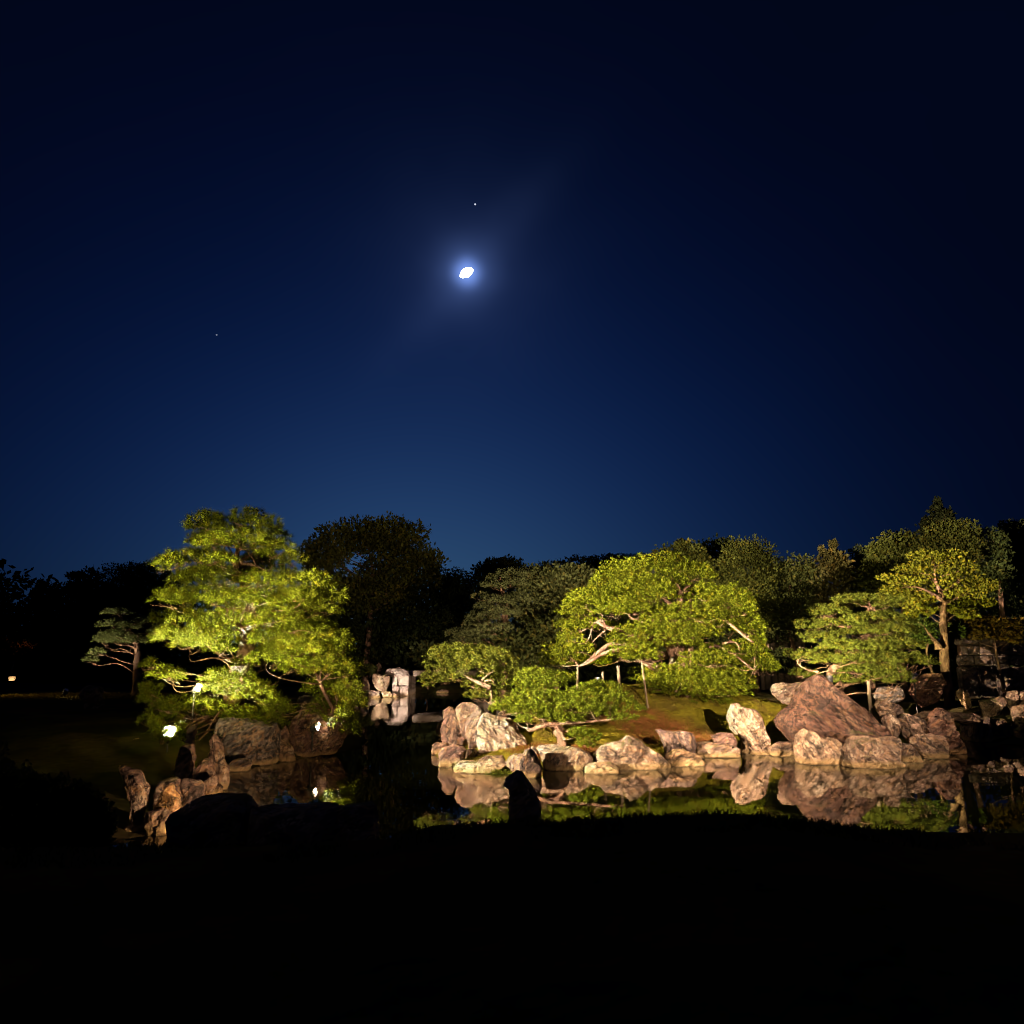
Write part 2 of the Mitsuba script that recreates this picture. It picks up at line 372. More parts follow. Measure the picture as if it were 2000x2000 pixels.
floodlight('second floodlight hidden behind the mound and turned to the pale olive tree', [1.2, 27.5, .6], [1.6, 40, 5.5], 760, WARM * [1, 1.0, .95], 40, 15)
floodlight('third floodlight hidden behind the mound and turned to the right treetops', [16.5, 34.0, .8], [20, 41, 8.5], 60, WARM * [1, 1.1, .8], 48, 15)

# ------------------------------------------------------------------ rocks


def rock_mesh(outline, thick, seed, detail=1.0, facet=5, sink=.3):
    """A boulder from its outline (n x 2, metres, in the x-z plane through its middle): domed to the front and back, split by cleavage planes, roughened."""
    rng = np.random.default_rng(seed)
    pg = Polygon(outline).buffer(0)
    if pg.geom_type != 'Polygon': pg = max(pg.geoms, key=lambda g: g.area)
    ring = np.array(pg.exterior.coords)[:-1]
    w, h = np.ptp(ring[:, 0]), np.ptp(ring[:, 1]); z0 = ring[:, 1].min()
    k = np.clip(1 - (ring[:, 1] - z0) / (.25 * h), 0, 1)
    ring = np.c_[ring[:, 0], ring[:, 1] - sink * k]
    per = np.linalg.norm(np.diff(np.vstack([ring, ring[:1]]), axis=0), axis=1).sum()
    N = int(np.clip(per / .03 * detail, 48, 170)); K = max(10, N // 5)
    c = np.array(pg.representative_point().coords[0]) * .5 + np.array(pg.centroid.coords[0]) * .5
    s = np.r_[0, np.cumsum(np.linalg.norm(np.diff(np.vstack([ring, ring[:1]]), axis=0), axis=1))]
    t = np.linspace(0, s[-1], N, endpoint=False)
    o = np.stack([np.interp(t, s, np.r_[ring[:, j], ring[0, j]]) for j in (0, 1)], 1)
    o = .8 * o + .1 * np.roll(o, 1, 0) + .1 * np.roll(o, -1, 0)
    rr = np.sin(np.linspace(0, PI / 2, K + 1)[1:])                       # denser towards the rim
    prof = (1 - rr ** 3.4) ** (1 / 2.0)
    vs = [np.array([[c[0], -thick, c[1]]])]
    for r, y in zip(rr, prof):
        xz = c + (o - c) * r
        vs.append(np.c_[xz[:, 0], np.full(N, -thick * y), xz[:, 1]])
    for r, y in zip(rr[-2::-1], prof[-2::-1]):
        xz = c + (o - c) * r
        vs.append(np.c_[xz[:, 0], np.full(N, thick * y), xz[:, 1]])
    vs.append(np.array([[c[0], thick, c[1]]])); v = np.vstack(vs)
    R = 2 * K - 1; i = np.arange(N); j = (i + 1) % N; f = [np.c_[i * 0, 1 + j, 1 + i]]
    for a in range(R - 1):
        b0, b1 = 1 + a * N, 1 + (a + 1) * N
        f += [np.c_[b0 + i, b0 + j, b1 + j], np.c_[b0 + i, b1 + j, b1 + i]]
    f += [np.c_[1 + (R - 1) * N + i, 1 + (R - 1) * N + j, i * 0 + len(v) - 1]]
    size = min(w, h); first = v.copy()
    F_ = np.vstack(f)
    ang = rng.uniform(-.5, .9); ca, sa = math.cos(ang), math.sin(ang)

    def along(q):                                                        # coordinates along and across the bedding of this rock
        return np.stack([q[:, 0] * ca + q[:, 2] * sa, q[:, 1], (-q[:, 0] * sa + q[:, 2] * ca) * 1.7], 1)
    v = v + trimesh.Trimesh(v, F_, process=False).vertex_normals * ((meshkit.fbm(v * 1.9 / max(size, .35) + seed, 3, seed) - .5) * .26 * np.clip(size, .15, 1.1))[:, None]
    from scipy.spatial import cKDTree
    for count, amount in ((5 + facet * 3, .95), (40 + facet * 16, .72)):    # two generations of broken faces
        nrm = trimesh.Trimesh(v, F_, process=False).vertex_normals
        ids = rng.choice(len(v), count, replace=False)
        sp, sn = v[ids], norm(nrm[ids] + rng.normal(size=(count, 3)) * (.16 if count < 40 else .22))
        jit = (meshkit.fbm(v * 3 / max(size, .3), 2, seed + 3)[:, None] - .5) * size * .14
        _, near = cKDTree(along(sp)).query(along(v) + jit)
        off = ((v - sp[near]) * sn[near]).sum(1)
        off = np.clip(off, -.2 * size, .2 * size) * amount
        v = v - sn[near] * off[:, None]
    nrm = trimesh.Trimesh(v, F_, process=False).vertex_normals
    p = v + rng.uniform(-50, 50, 3)
    q = along(p) * [2.2, 2.2, 5.0 / max(size, .35) ** .5]
    lay = np.abs(2 * meshkit.fbm(q, 3, seed + 5) - 1)
    fine = meshkit.fbm(p * 10, 3, seed + 9) - .5
    amp = np.clip(size, .15, .9)
    v = v + nrm * (amp * (-.035 * np.clip(1 - lay / .10, 0, 1) + .045 * fine))[:, None]
    v[:, [0, 2]] = first[:, [0, 2]] + .42 * (v - first)[:, [0, 2]]
    return trimesh.Trimesh(v, np.vstack(f), process=False)


def rock(name, crop, pts, label, base=None, Y=None, tone=.33, ang=.2, thick=None, sink=.3, cat_='rock', group=None, facet=5, seed=None, dark=0):
    key = key_for(name); seed = seed if seed is not None else len(labels) * 7 + 3
    px = np.array([cpx(crop, x, y) for x, y in pts])
    by = px[:, 1].max() if base is None else base
    bx = px[:, 0].mean()
    yw = Wt(bx, by)[1] if Y is None else Y
    mpp = yw / F
    w, h = np.ptp(px[:, 0]) * mpp, np.ptp(px[:, 1]) * mpp
    th = float(np.clip(.42 * min(w, 1.3 * h), .08, 1.1)) if thick is None else thick
    yc = yw + .7 * th
    o = np.array([P(x, y, yc)[[0, 2]] for x, y in px])
    m = rock_mesh(o, th, seed, facet=facet, sink=sink)
    m.apply_translation([0, yc, 0])
    m = trimesh.graph.smooth_shade(m, angle=math.radians(22), facet_minarea=None)
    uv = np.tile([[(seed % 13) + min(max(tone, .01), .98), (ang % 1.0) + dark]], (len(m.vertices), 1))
    scene[key] = mikit.ply(m, 'mat_rock', smooth=True, uv=uv)
    tag(key, label, cat_, group)
    return key


IS = 'rocks edging the island shore'
RK = [
    # island, left end
    ('boulder', 7, [(315, 690), (330, 540), (375, 508), (420, 525), (470, 600), (520, 680), (530, 815), (470, 840), (415, 800), (335, 780)], 'tall reddish brown block with pale streaked foot at the island\'s left tip', dict(base=1466, tone=.36, ang=.45)),
    ('boulder', 7, [(420, 525), (475, 470), (545, 465), (600, 505), (610, 560), (560, 640), (480, 640)], 'dark red slab leaning over the tall reddish block at the island\'s left tip', dict(Y=19.6, tone=.33, ang=.3)),
    ('boulder', 7, [(590, 500), (645, 545), (650, 640), (610, 740), (530, 760), (500, 660), (520, 600)], 'dark shaded rock wedged between the reddish block and the tall pale streaked boulder', dict(Y=19.3, tone=.2)),
    ('rock', 7, [(275, 660), (320, 600), (350, 640), (350, 770), (300, 770)], 'small ochre rock half hidden left of the tall reddish block', dict(base=1440, tone=.8)),
    ('boulder', 7, [(595, 640), (625, 570), (660, 550), (700, 570), (760, 580), (830, 600), (885, 640), (900, 690), (960, 760), (985, 840), (960, 900), (800, 900), (640, 870), (605, 800), (590, 700)], 'tall pale streaked boulder leaning beside the bright front pine', dict(base=1484, tone=.62, ang=.62, thick=.42)),
    ('boulder', 7, [(815, 890), (860, 865), (940, 850), (985, 815), (1030, 870), (1072, 965), (1050, 1020), (960, 1042), (860, 990), (805, 950)], 'grey brown wedge rock with a dark right face below the tall streaked boulder', dict(base=1519, tone=.24, ang=.4)),
    ('rock', 7, [(245, 800), (270, 775), (350, 775), (380, 800), (340, 860), (300, 872), (245, 864)], 'small rounded rock farthest left in the water off the island tip', dict(base=1474, tone=.45)),
    ('rock', 7, [(300, 870), (330, 820), (400, 795), (470, 800), (510, 825), (490, 895), (430, 930), (405, 965), (300, 935)], 'squat brown grey rock at the waterline before the tall reddish block', dict(base=1498, tone=.3)),
    ('rock', 7, [(495, 850), (520, 820), (570, 820), (615, 860), (610, 895), (545, 912), (495, 897)], 'small ribbed pale stone tucked behind the long flat shore rock', dict(base=1488, tone=.5, ang=.5)),
    ('rock', 7, [(410, 968), (440, 920), (590, 910), (640, 880), (780, 870), (808, 940), (770, 965), (660, 1002), (410, 1007)], 'long low tan rock lying flat in the water at the island\'s left end', dict(base=1510, tone=.72, ang=.05)),
    ('rock', 7, [(1030, 830), (1050, 805), (1220, 800), (1340, 820), (1430, 860), (1455, 900), (1440, 950), (1380, 980), (1250, 992), (1110, 968), (1080, 900)], 'broad olive grey shore rock below the drooping bough of the bright front pine', dict(base=1505, tone=.5, ang=.35)),
    ('rock', 7, [(985, 840), (1000, 800), (1025, 802), (1040, 840), (1035, 900), (1000, 890)], 'small pale round stone squeezed behind the wedge rock', dict(base=1488, tone=.55)),
    ('boulder', 4, [(550, 1560), (600, 1500), (740, 1475), (780, 1440), (860, 1460), (920, 1510), (1000, 1550), (1060, 1590), (1090, 1640), (1030, 1667), (850, 1662), (700, 1645), (560, 1612)], 'wide pale boulder with a peaked top and white blotches in the middle of the shore', dict(base=1503, tone=.58, ang=.9)),
    ('rock', 4, [(500, 1640), (545, 1612), (680, 1612), (730, 1650), (735, 1690), (620, 1698), (505, 1691)], 'small flat cream rimmed rock in the water before the wide pale boulder', dict(base=1512, tone=.75, ang=.1)),
    ('rock', 4, [(1050, 1570), (1100, 1530), (1180, 1525), (1290, 1570), (1325, 1618), (1240, 1646), (1090, 1636)], 'low lichen spotted ochre rock right of the wide pale boulder', dict(base=1497, tone=.82)),
    ('rock', 4, [(975, 1400), (1010, 1390), (1230, 1410), (1258, 1450), (1250, 1525), (1050, 1520), (1040, 1480)], 'dark flat topped slab set into the moss above the ochre rock', dict(Y=18.6, tone=.22, ang=.6)),
    ('rock', 8, [(425, 870), (430, 780), (520, 770), (640, 780), (720, 800), (755, 830), (752, 886), (600, 892), (470, 888)], 'low two toned shore rock left of the upright pale stone', dict(base=1480, tone=.45, ang=.1)),
    ('rock', 8, [(525, 715), (600, 705), (690, 705), (730, 760), (720, 800), (640, 800), (560, 775)], 'angular brown stone resting on the low rock left of the upright pale stone', dict(Y=19.1, tone=.33, ang=.2)),
    ('standing_stone', 8, [(670, 580), (695, 500), (740, 490), (800, 515), (860, 530), (900, 580), (925, 640), (950, 690), (970, 760), (972, 862), (870, 868), (790, 860), (780, 780), (700, 680), (675, 620)], 'upright pale mottled stone leaning left on the shore before the main pine', dict(base=1474, tone=.6, ang=.7, thick=.34)),
    ('rock', 8, [(978, 800), (1050, 775), (1160, 770), (1180, 880), (1060, 884), (980, 856)], 'low rectangular rock between the upright stone and the cream faced rock', dict(base=1478, tone=.5, ang=.05)),
    ('boulder', 8, [(1170, 800), (1190, 720), (1250, 680), (1320, 700), (1370, 745), (1480, 750), (1560, 790), (1552, 912), (1400, 917), (1250, 907), (1175, 884)], 'cream faced lumpy rock at the foot of the triangular boulder', dict(base=1493, tone=.70, ang=.7)),
    ('boulder', 'R', [(-10, 980), (20, 900), (50, 810), (120, 775), (250, 770), (330, 790), (540, 770), (590, 810), (597, 1072), (420, 1097), (200, 1087), (0, 1060)], 'square shouldered brown rock with a tan waterline band at the right of the shore', dict(base=1500, tone=.55, ang=.85)),
    ('rock', 'R', [(120, 790), (180, 735), (290, 725), (360, 755), (340, 800), (200, 810)], 'thin pale stone peeping over the square shouldered brown rock', dict(Y=18.8, tone=.55)),
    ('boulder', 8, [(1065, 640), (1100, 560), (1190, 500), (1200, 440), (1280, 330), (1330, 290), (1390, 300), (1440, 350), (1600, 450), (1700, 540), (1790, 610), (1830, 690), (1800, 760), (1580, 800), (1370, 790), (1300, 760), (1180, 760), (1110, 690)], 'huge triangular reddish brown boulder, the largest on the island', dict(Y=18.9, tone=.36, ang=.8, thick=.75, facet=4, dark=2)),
    ('boulder', 8, [(990, 395), (1010, 335), (1070, 318), (1250, 325), (1262, 390), (1230, 460), (1090, 440), (1000, 415)], 'low brown slab on the mound left of the triangular boulder\'s peak', dict(Y=22.0, tone=.45, ang=.1)),
    # island, right end
    ('rock', 'R', [(325, 430), (350, 370), (440, 360), (495, 405), (480, 450), (530, 490), (500, 560), (400, 530)], 'pale knobbly stone right of the triangular boulder below the pine prop', dict(Y=19.9, tone=.6)),
    ('rock', 'R', [(500, 400), (560, 420), (620, 480), (640, 560), (540, 540), (490, 470)], 'dark olive stone behind the pale knobbly stone', dict(Y=20.3, tone=.2)),
    ('rock', 'R', [(405, 590), (440, 530), (520, 525), (570, 580), (578, 700), (510, 740), (470, 710), (430, 650)], 'mottled grey upright stone between the triangular boulder and the stacked ledge', dict(Y=19.4, tone=.5, ang=.5)),
    ('rock', 'R', [(570, 610), (650, 510), (740, 540), (830, 590), (860, 650), (850, 700), (790, 760), (700, 740), (600, 700)], 'ledge of stacked olive stone left of the tall tapering rock', dict(Y=19.7, tone=.45, ang=.75)),
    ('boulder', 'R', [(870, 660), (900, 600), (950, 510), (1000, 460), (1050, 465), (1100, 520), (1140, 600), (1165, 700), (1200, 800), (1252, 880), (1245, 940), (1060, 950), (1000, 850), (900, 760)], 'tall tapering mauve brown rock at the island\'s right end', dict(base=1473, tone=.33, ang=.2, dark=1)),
    ('rock', 'R', [(695, 830), (740, 750), (900, 740), (1040, 770), (1065, 850), (1062, 975), (850, 1003), (800, 960), (740, 890)], 'blocky banded rock in front of the tall tapering mauve rock', dict(base=1481, tone=.5, ang=.85)),
    ('rock', 'R', [(598, 900), (620, 840), (700, 860), (760, 920), (830, 1005), (780, 1042), (598, 1025)], 'small sloping grey stone between the square shouldered and the banded rock', dict(base=1489, tone=.4)),
    # right shore
    ('rock', 'R', [(1255, 770), (1265, 690), (1330, 665), (1375, 720), (1385, 775)], 'small orange tinged stone under the slab bridge\'s right end', dict(base=1442, tone=.8)),
    ('rock', 'R', [(1375, 760), (1370, 660), (1430, 640), (1455, 690), (1455, 770)], 'narrow grey stone right of the small orange tinged stone', dict(base=1441, tone=.4)),
    ('boulder', 'R', [(1490, 800), (1480, 640), (1560, 572), (1700, 570), (1730, 640), (1660, 720), (1640, 815)], 'dim dark brown boulder right of the slab bridge', dict(base=1447, tone=.33)),
    ('boulder', 'R', [(1635, 815), (1650, 700), (1720, 630), (1810, 620), (1835, 720), (1830, 815)], 'dim rounded boulder overlapping the dark brown boulder on the right shore', dict(base=1448, tone=.3)),
    ('boulder', 'R', [(1815, 530), (1840, 450), (1945, 425), (2010, 470), (2010, 600), (1932, 635), (1860, 615)], 'pale grey boulder cut by the right edge, above the dim shore boulders', dict(Y=22.5, tone=.58)),
    ('boulder', 'R', [(1450, 400), (1540, 360), (1690, 340), (1685, 440), (1620, 530), (1540, 565), (1500, 480)], 'dim wedge shaped rock on the slope above the slab bridge', dict(Y=24.5, tone=.42)),
    ('rock', 'R', [(1740, 340), (1770, 280), (1850, 270), (1860, 400), (1800, 430)], 'dim pale upright stone high on the right slope', dict(Y=26, tone=.5)),
    ('rock', 'R', [(1860, 420), (1870, 290), (1960, 290), (1980, 420)], 'dim square stone beside the pale upright stone at the right edge', dict(Y=26, tone=.45)),
    ('rock', 'R', [(1213, 310), (1240, 250), (1300, 270), (1355, 380), (1300, 392)], 'small lone orange lit stone in the dark below the maple', dict(Y=27, tone=.85)),
    ('rock', 'R', [(1840, 820), (1835, 700), (1900, 640), (2000, 650), (2000, 830)], 'dim boulder cut by the right edge at the waterline', dict(base=1451, tone=.35)),
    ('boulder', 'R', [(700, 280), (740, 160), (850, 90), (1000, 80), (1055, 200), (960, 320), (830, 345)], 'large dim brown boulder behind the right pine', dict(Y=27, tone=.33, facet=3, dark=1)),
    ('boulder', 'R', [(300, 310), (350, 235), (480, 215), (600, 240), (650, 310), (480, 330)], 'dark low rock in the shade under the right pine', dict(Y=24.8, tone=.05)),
    # left bank
    ('standing_stone', 6, [(115, 950), (180, 940), (270, 975), (310, 1030), (335, 1110), (320, 1170), (310, 1260), (285, 1370), (245, 1385), (250, 1280), (215, 1130), (190, 1020), (165, 985)], 'tall jagged mauve stone with a hooked top at the dark left shore', dict(base=1628, tone=.3, ang=.55, sink=.1)),
    ('standing_stone', 'L', [(1170, 570), (1240, 555), (1290, 640), (1340, 750), (1375, 900), (1370, 1060), (1300, 1100), (1280, 1200), (1100, 1200), (930, 1100), (950, 1000), (1010, 900), (1080, 700)], 'glowing orange fluted stone at the lower left', dict(Y=11.1, tone=.97, ang=.48)),
    ('boulder', 'L', [(725, 1150), (800, 1100), (1050, 1080), (1200, 1120), (1290, 1170), (1190, 1320), (1180, 1480), (1235, 1605), (1100, 1612), (900, 1637), (800, 1628), (730, 1500)], 'blocky pinkish orange rock below the glowing fluted stone', dict(base=1631, tone=.52, ang=.6, sink=.15)),
    ('rock', 'L', [(130, 1535), (300, 1430), (420, 1395), (570, 1400), (690, 1300), (730, 1440), (640, 1510), (610, 1582), (400, 1582), (220, 1572)], 'low pointed rock lying left of the blocky pinkish rock', dict(base=1627, tone=.42, ang=.1, sink=.1)),
    ('rock', 6, [(400, 1150), (420, 1090), (480, 1050), (560, 1050), (600, 1110), (610, 1200), (430, 1290), (405, 1250)], 'dim olive brown rock behind the glowing fluted stone', dict(Y=12.2, tone=.3)),
    ('rock', 6, [(595, 1080), (610, 1050), (740, 1070), (770, 1110), (760, 1160), (690, 1250), (630, 1230), (610, 1130)], 'grey mauve block right of the glowing fluted stone', dict(Y=12.3, tone=.22, ang=.3)),
    ('rock', 6, [(695, 1000), (720, 970), (790, 885), (820, 930), (835, 1020), (790, 1060), (710, 1040)], 'triangular dusky red rock on the left bank', dict(Y=13.6, tone=.36)),
    ('rock', 6, [(775, 1062), (830, 1020), (862, 1035), (866, 1068), (800, 1100)], 'small smooth pinkish stone tilted below the triangular red rock', dict(Y=13.2, tone=.5, facet=2)),
    ('rock', 6, [(800, 1110), (850, 1085), (905, 1100), (912, 1190), (800, 1190)], 'small angular brown stone at the left waterline', dict(base=1560, tone=.36)),
    ('boulder', 6, [(555, 970), (590, 830), (620, 780), (690, 780), (695, 970), (640, 1010)], 'tall dark brown boulder right of the glaring floodlight', dict(Y=14.6, tone=.25)),
    ('standing_stone', 6, [(625, 800), (650, 660), (680, 645), (715, 655), (710, 690), (690, 800)], 'slim yellow lit upright stone beside the glaring floodlight', dict(Y=15.6, tone=.6, facet=2)),
    ('standing_stone', 6, [(800, 760), (830, 715), (880, 760), (910, 820), (910, 900), (950, 1000), (957, 1060), (910, 1100), (870, 1080), (830, 960), (820, 850)], 'ragged tall brown stone against the smooth grey slab', dict(Y=14.4, tone=.45, ang=.5)),
    ('rock', 6, [(930, 965), (970, 920), (1020, 895), (1120, 900), (1132, 940), (1060, 985), (940, 995)], 'flat grey rock at the water before the smooth grey slab', dict(base=1507, tone=.1)),
    ('boulder', 6, [(865, 700), (890, 610), (1100, 590), (1310, 640), (1314, 910), (1200, 945), (1080, 955), (930, 930), (890, 800)], 'broad smooth grey slab standing under the left pine at the water', dict(base=1495, tone=.03, thick=.5, facet=2)),
    ('rock', 6, [(1305, 912), (1310, 850), (1345, 740), (1385, 745), (1400, 790), (1440, 830), (1457, 900), (1455, 918)], 'stepped ochre brown rock right of the smooth grey slab', dict(base=1488, tone=.75, ang=.05)),
    ('boulder', 6, [(1395, 730), (1440, 600), (1550, 520), (1700, 540), (1800, 620), (1840, 720), (1760, 810), (1600, 832), (1500, 862), (1440, 810), (1400, 755)], 'big rounded brown boulder lit by the warm floodlight', dict(Y=19.1, tone=.33, facet=3)),
    ('rock', 6, [(1330, 710), (1385, 640), (1405, 720), (1370, 760)], 'pointed brown stone between the grey slab and the rounded boulder', dict(Y=18.4, tone=.36)),
    ('rock', 6, [(1415, 800), (1450, 755), (1495, 770), (1492, 845), (1450, 820)], 'small bluish grey stone at the foot of the rounded boulder', dict(base=1472, tone=.02)),
    ('rock', 6, [(1440, 520), (1470, 470), (1540, 465), (1590, 500), (1560, 530), (1480, 535)], 'small pale stone below the stone steps', dict(Y=22, tone=.5)),
    ('boulder', 6, [(190, 890), (200, 780), (260, 740), (330, 860), (320, 900)], 'mossy yellow green boulder left of the glaring floodlight', dict(Y=17.5, tone=.6)),
    ('standing_stone', 0, [(158, 1350), (170, 1340), (196, 1342), (200, 1375), (190, 1418), (170, 1425), (172, 1385)], 'dim lone upright stone on the dark left lawn', dict(Y=24, tone=.35)),
    ('rock', 0, [(116, 1362), (124, 1355), (132, 1360), (130, 1366)], 'tiny pale stone left of the dim upright stone on the lawn', dict(Y=33, tone=.6, facet=2)),
    ('rock', 0, [(200, 1356), (204, 1350), (214, 1353), (214, 1360)], 'tiny pale stone right of the dim upright stone on the lawn', dict(Y=33, tone=.6, facet=2)),
    # by the bridge
    ('boulder', 'B', [(460, 340), (480, 245), (560, 250), (660, 290), (690, 270), (780, 300), (785, 420), (745, 520), (680, 600), (600, 560), (520, 470)], 'pale striped rounded boulder left of the stone bridge', dict(Y=47.6, tone=.62, ang=.55)),
    ('boulder', 'B', [(240, 600), (255, 420), (320, 305), (380, 370), (405, 480), (390, 600)], 'dim upright rock left of the pale striped boulder', dict(Y=47.8, tone=.45)),
    ('rock', 'B', [(385, 600), (430, 560), (520, 570), (590, 600), (600, 690), (500, 710), (400, 700)], 'dark low rock at the far waterline below the pale striped boulder', dict(Y=46.8, tone=.2)),
    ('rock', 'B', [(650, 610), (710, 580), (790, 585), (835, 640), (800, 690), (680, 690)], 'small round tan stone at the foot of the stone bridge', dict(Y=47.2, tone=.75)),
    ('rock', 'B', [(825, 640), (880, 615), (950, 660), (900, 690), (840, 690)], 'small dark stone leaning on the bridge abutment at the waterline', dict(Y=47.5, tone=.3)),
    ('rock', 'B', [(520, 250), (540, 80), (590, 45), (620, 90), (660, 250)], 'pointed grey stone behind the clipped bush near the stone bridge', dict(Y=51, tone=.4)),
    ('boulder', 'B', [(-40, 480), (40, 400), (150, 340), (215, 540), (120, 640), (0, 640)], 'dim mottled boulder half hidden behind the left pine near the stone bridge', dict(Y=44.5, tone=.5)),
    ('boulder', 'B', [(1340, 800), (1360, 680), (1420, 640), (1500, 680), (1510, 800)], 'barely lit rock in the dark beyond the bridge opening', dict(Y=53.5, tone=.3)),
    ('boulder', 'B', [(1650, 690), (1680, 570), (1780, 550), (1900, 570), (1932, 700), (1700, 720)], 'barely lit low rock beyond the bridge opening behind the small left pine', dict(Y=53.2, tone=.36)),
]
for name, crop, pts, label, kw in RK:
    rock(name, crop, pts, label, **kw)

# near, unlit rocks against the light
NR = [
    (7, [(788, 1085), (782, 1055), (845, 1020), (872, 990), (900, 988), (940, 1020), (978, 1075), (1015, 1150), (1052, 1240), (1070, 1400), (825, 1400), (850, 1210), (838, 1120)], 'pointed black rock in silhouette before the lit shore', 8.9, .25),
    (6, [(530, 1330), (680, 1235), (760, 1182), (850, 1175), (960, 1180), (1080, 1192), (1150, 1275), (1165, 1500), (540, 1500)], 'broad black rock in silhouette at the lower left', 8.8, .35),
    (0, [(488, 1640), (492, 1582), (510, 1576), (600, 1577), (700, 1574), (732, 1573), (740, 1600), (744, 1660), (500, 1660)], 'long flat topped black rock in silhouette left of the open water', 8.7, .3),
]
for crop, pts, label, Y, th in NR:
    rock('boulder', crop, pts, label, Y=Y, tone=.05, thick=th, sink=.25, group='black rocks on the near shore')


# ------------------------------------------------------------------ the stone bridge
XB = lambda px, py=1350, Y=49.0: P(px, py, Y)
yb = 49.0; x0, x1 = XB(765)[0], XB(798)[0]; zt = P(780, 1320, yb)[2]
rngb = np.random.default_rng(5)


def block(name, xa, xb_, za, zb, ya, yb_, mat='mat_stone'):
    k = 'stone_bridge__' + name; n = k; i = 1
    while n in scene: n = f'{k}_{i:03d}'; i += 1
    m = box((xa + xb_) / 2, (ya + yb_) / 2, (za + zb) / 2, xb_ - xa, yb_ - ya, zb - za, 0, .03)
    m = m.subdivide().subdivide().subdivide()
    nn = m.vertex_normals; m.vertices = m.vertices + nn * ((meshkit.fbm(m.vertices * 3, 3) - .5) * .07)[:, None]
    scene[n] = mikit.ply(m, mat, uv=np.tile([[3.5, .5]], (len(m.vertices), 1)))


zm = zt * .50
xm1, xm2 = x0 + (x1 - x0) * .35, x0 + (x1 - x0) * .47
block('block', x0, xm1 - .02, zm + .015, zt, yb, yb + .9); block('block', xm1 + .02, x1, zm + .015, zt, yb + .02, yb + .9)
block('block', x0 + .02, xm2 - .015, -.4, zm - .015, yb - .02, yb + .9); block('block', xm2 + .015, x1 - .02, -.4, zm - .015, yb + .01, yb + .9)
for i in range(3):
    ya = yb + .94 + i * .95
    block('block', x1 - .75, x1 - .01 - .02 * (i % 2), zm + .015, zt - .01, ya, ya + .9, 'mat_stone'); block('block', x1 - .75, x1 - .03, -.4, zm - .015, ya, ya + .9, 'mat_stone')
    block('block', x0, x1 - .78, -.4, zt - .03, ya, ya + .9, 'mat_stone')
xr = P(930, 1350, yb)[0]
block('block', xr, xr + 1.4, -.4, zt, yb, yb + .9); block('block', xr, xr + 1.4, -.4, zt, yb + .94, yb + 3.6)
zc = P(780, 1307, yb)[2]
capm = rock_mesh(np.array([P(x, y, yb + .25)[[0, 2]] for x, y in [(752, 1318), (756, 1308), (764, 1305), (785, 1306), (796, 1311), (800, 1321), (790, 1323), (762, 1321)]]), .45, 77, facet=3, sink=0)
capm.apply_translation([0, yb + .25, 0])
scene['stone_bridge__capstone'] = mikit.ply(capm, 'mat_stone', smooth=True, uv=np.tile([[3.5, .5]], (len(capm.vertices), 1)))
zd0, zd1 = P(830, 1322, yb)[2], P(830, 1310, yb)[2]
block('deck_slab', x1 + .25, (x1 + xr) / 2 + .6, zd0 + .02, zd1, yb + .05, yb + 1.4); block('deck_slab', (x1 + xr) / 2 + .63, xr + .7, zd0 + .02, zd1 - .02, yb + .05, yb + 1.4)
block('deck_slab', x1 - .25, xr + .7, zd0 + .02, zd1 - .03, yb + 1.43, yb + 2.8)
tag('stone_bridge', 'low stone bridge on squared block abutments across the far inlet', 'bridge')

# the flat slab bridge at the right
k = 'slab_bridge'
o = np.array([P(x, y, 22.6)[[0, 2]] for x, y in [cpx('R', *c) for c in [(760, 560), (790, 525), (850, 492), (950, 500), (1100, 510), (1380, 520), (1430, 560), (1452, 622), (1300, 632), (1150, 592), (900, 600)]]])
sb = rock_mesh(o, .5, 91, facet=2, sink=0); sb.apply_translation([0, 22.6, 0])
scene[k + '__slab'] = mikit.ply(sb, 'mat_rock', smooth=True, uv=np.tile([[4.4, .02]], (len(sb.vertices), 1)))
for i, (x, y) in enumerate(((1785, 1415), (1905, 1420))):
    c = P(x, y, 22.7); s = box(c[0], 22.7, .2, .5, .7, .95, .1, .06).subdivide().subdivide().subdivide()
    s.vertices = s.vertices + s.vertex_normals * ((meshkit.fbm(s.vertices * 4, 3, i) - .5) * .14)[:, None]
    scene[k + '__support' + ('' if i == 0 else '_001')] = mikit.ply(s, 'mat_rock', uv=np.tile([[5.2, .3]], (len(s.vertices), 1)))
tag(k, 'flat grey plank of stone bridging the dark gap at the right', 'bridge')

# ------------------------------------------------------------------ foliage
def needles(p, ax, M, L, w, col, rng, spread=(15, 80), shoot=.3):
    n = len(p)
    a = norm(np.cross(ax, rng.normal(size=(n, 3)))); b = np.cross(ax, a)
    th = np.radians(rng.uniform(*spread, (n, M, 1))); ph = rng.uniform(0, 2 * PI, (n, M, 1))
    d = np.cos(th) * ax[:, None] + np.sin(th) * (np.cos(ph) * a[:, None] + np.sin(ph) * b[:, None])
    root = p[:, None] + ax[:, None] * (rng.uniform(-shoot, shoot * .4, (n, M, 1)) * L)
    ln = L * rng.uniform(.7, 1.15, (n, M, 1))
    side = norm(np.cross(d, rng.normal(size=(n, M, 3)))) * w / 2
    v = np.stack([root - side, root + side, root + d * ln], 2).reshape(-1, 3)
    c = np.repeat(np.clip(col, .004, .6), M * 3, 0) * np.repeat(rng.uniform(.75, 1.25, (n * M, 1)), 3, 0)
    return v, c


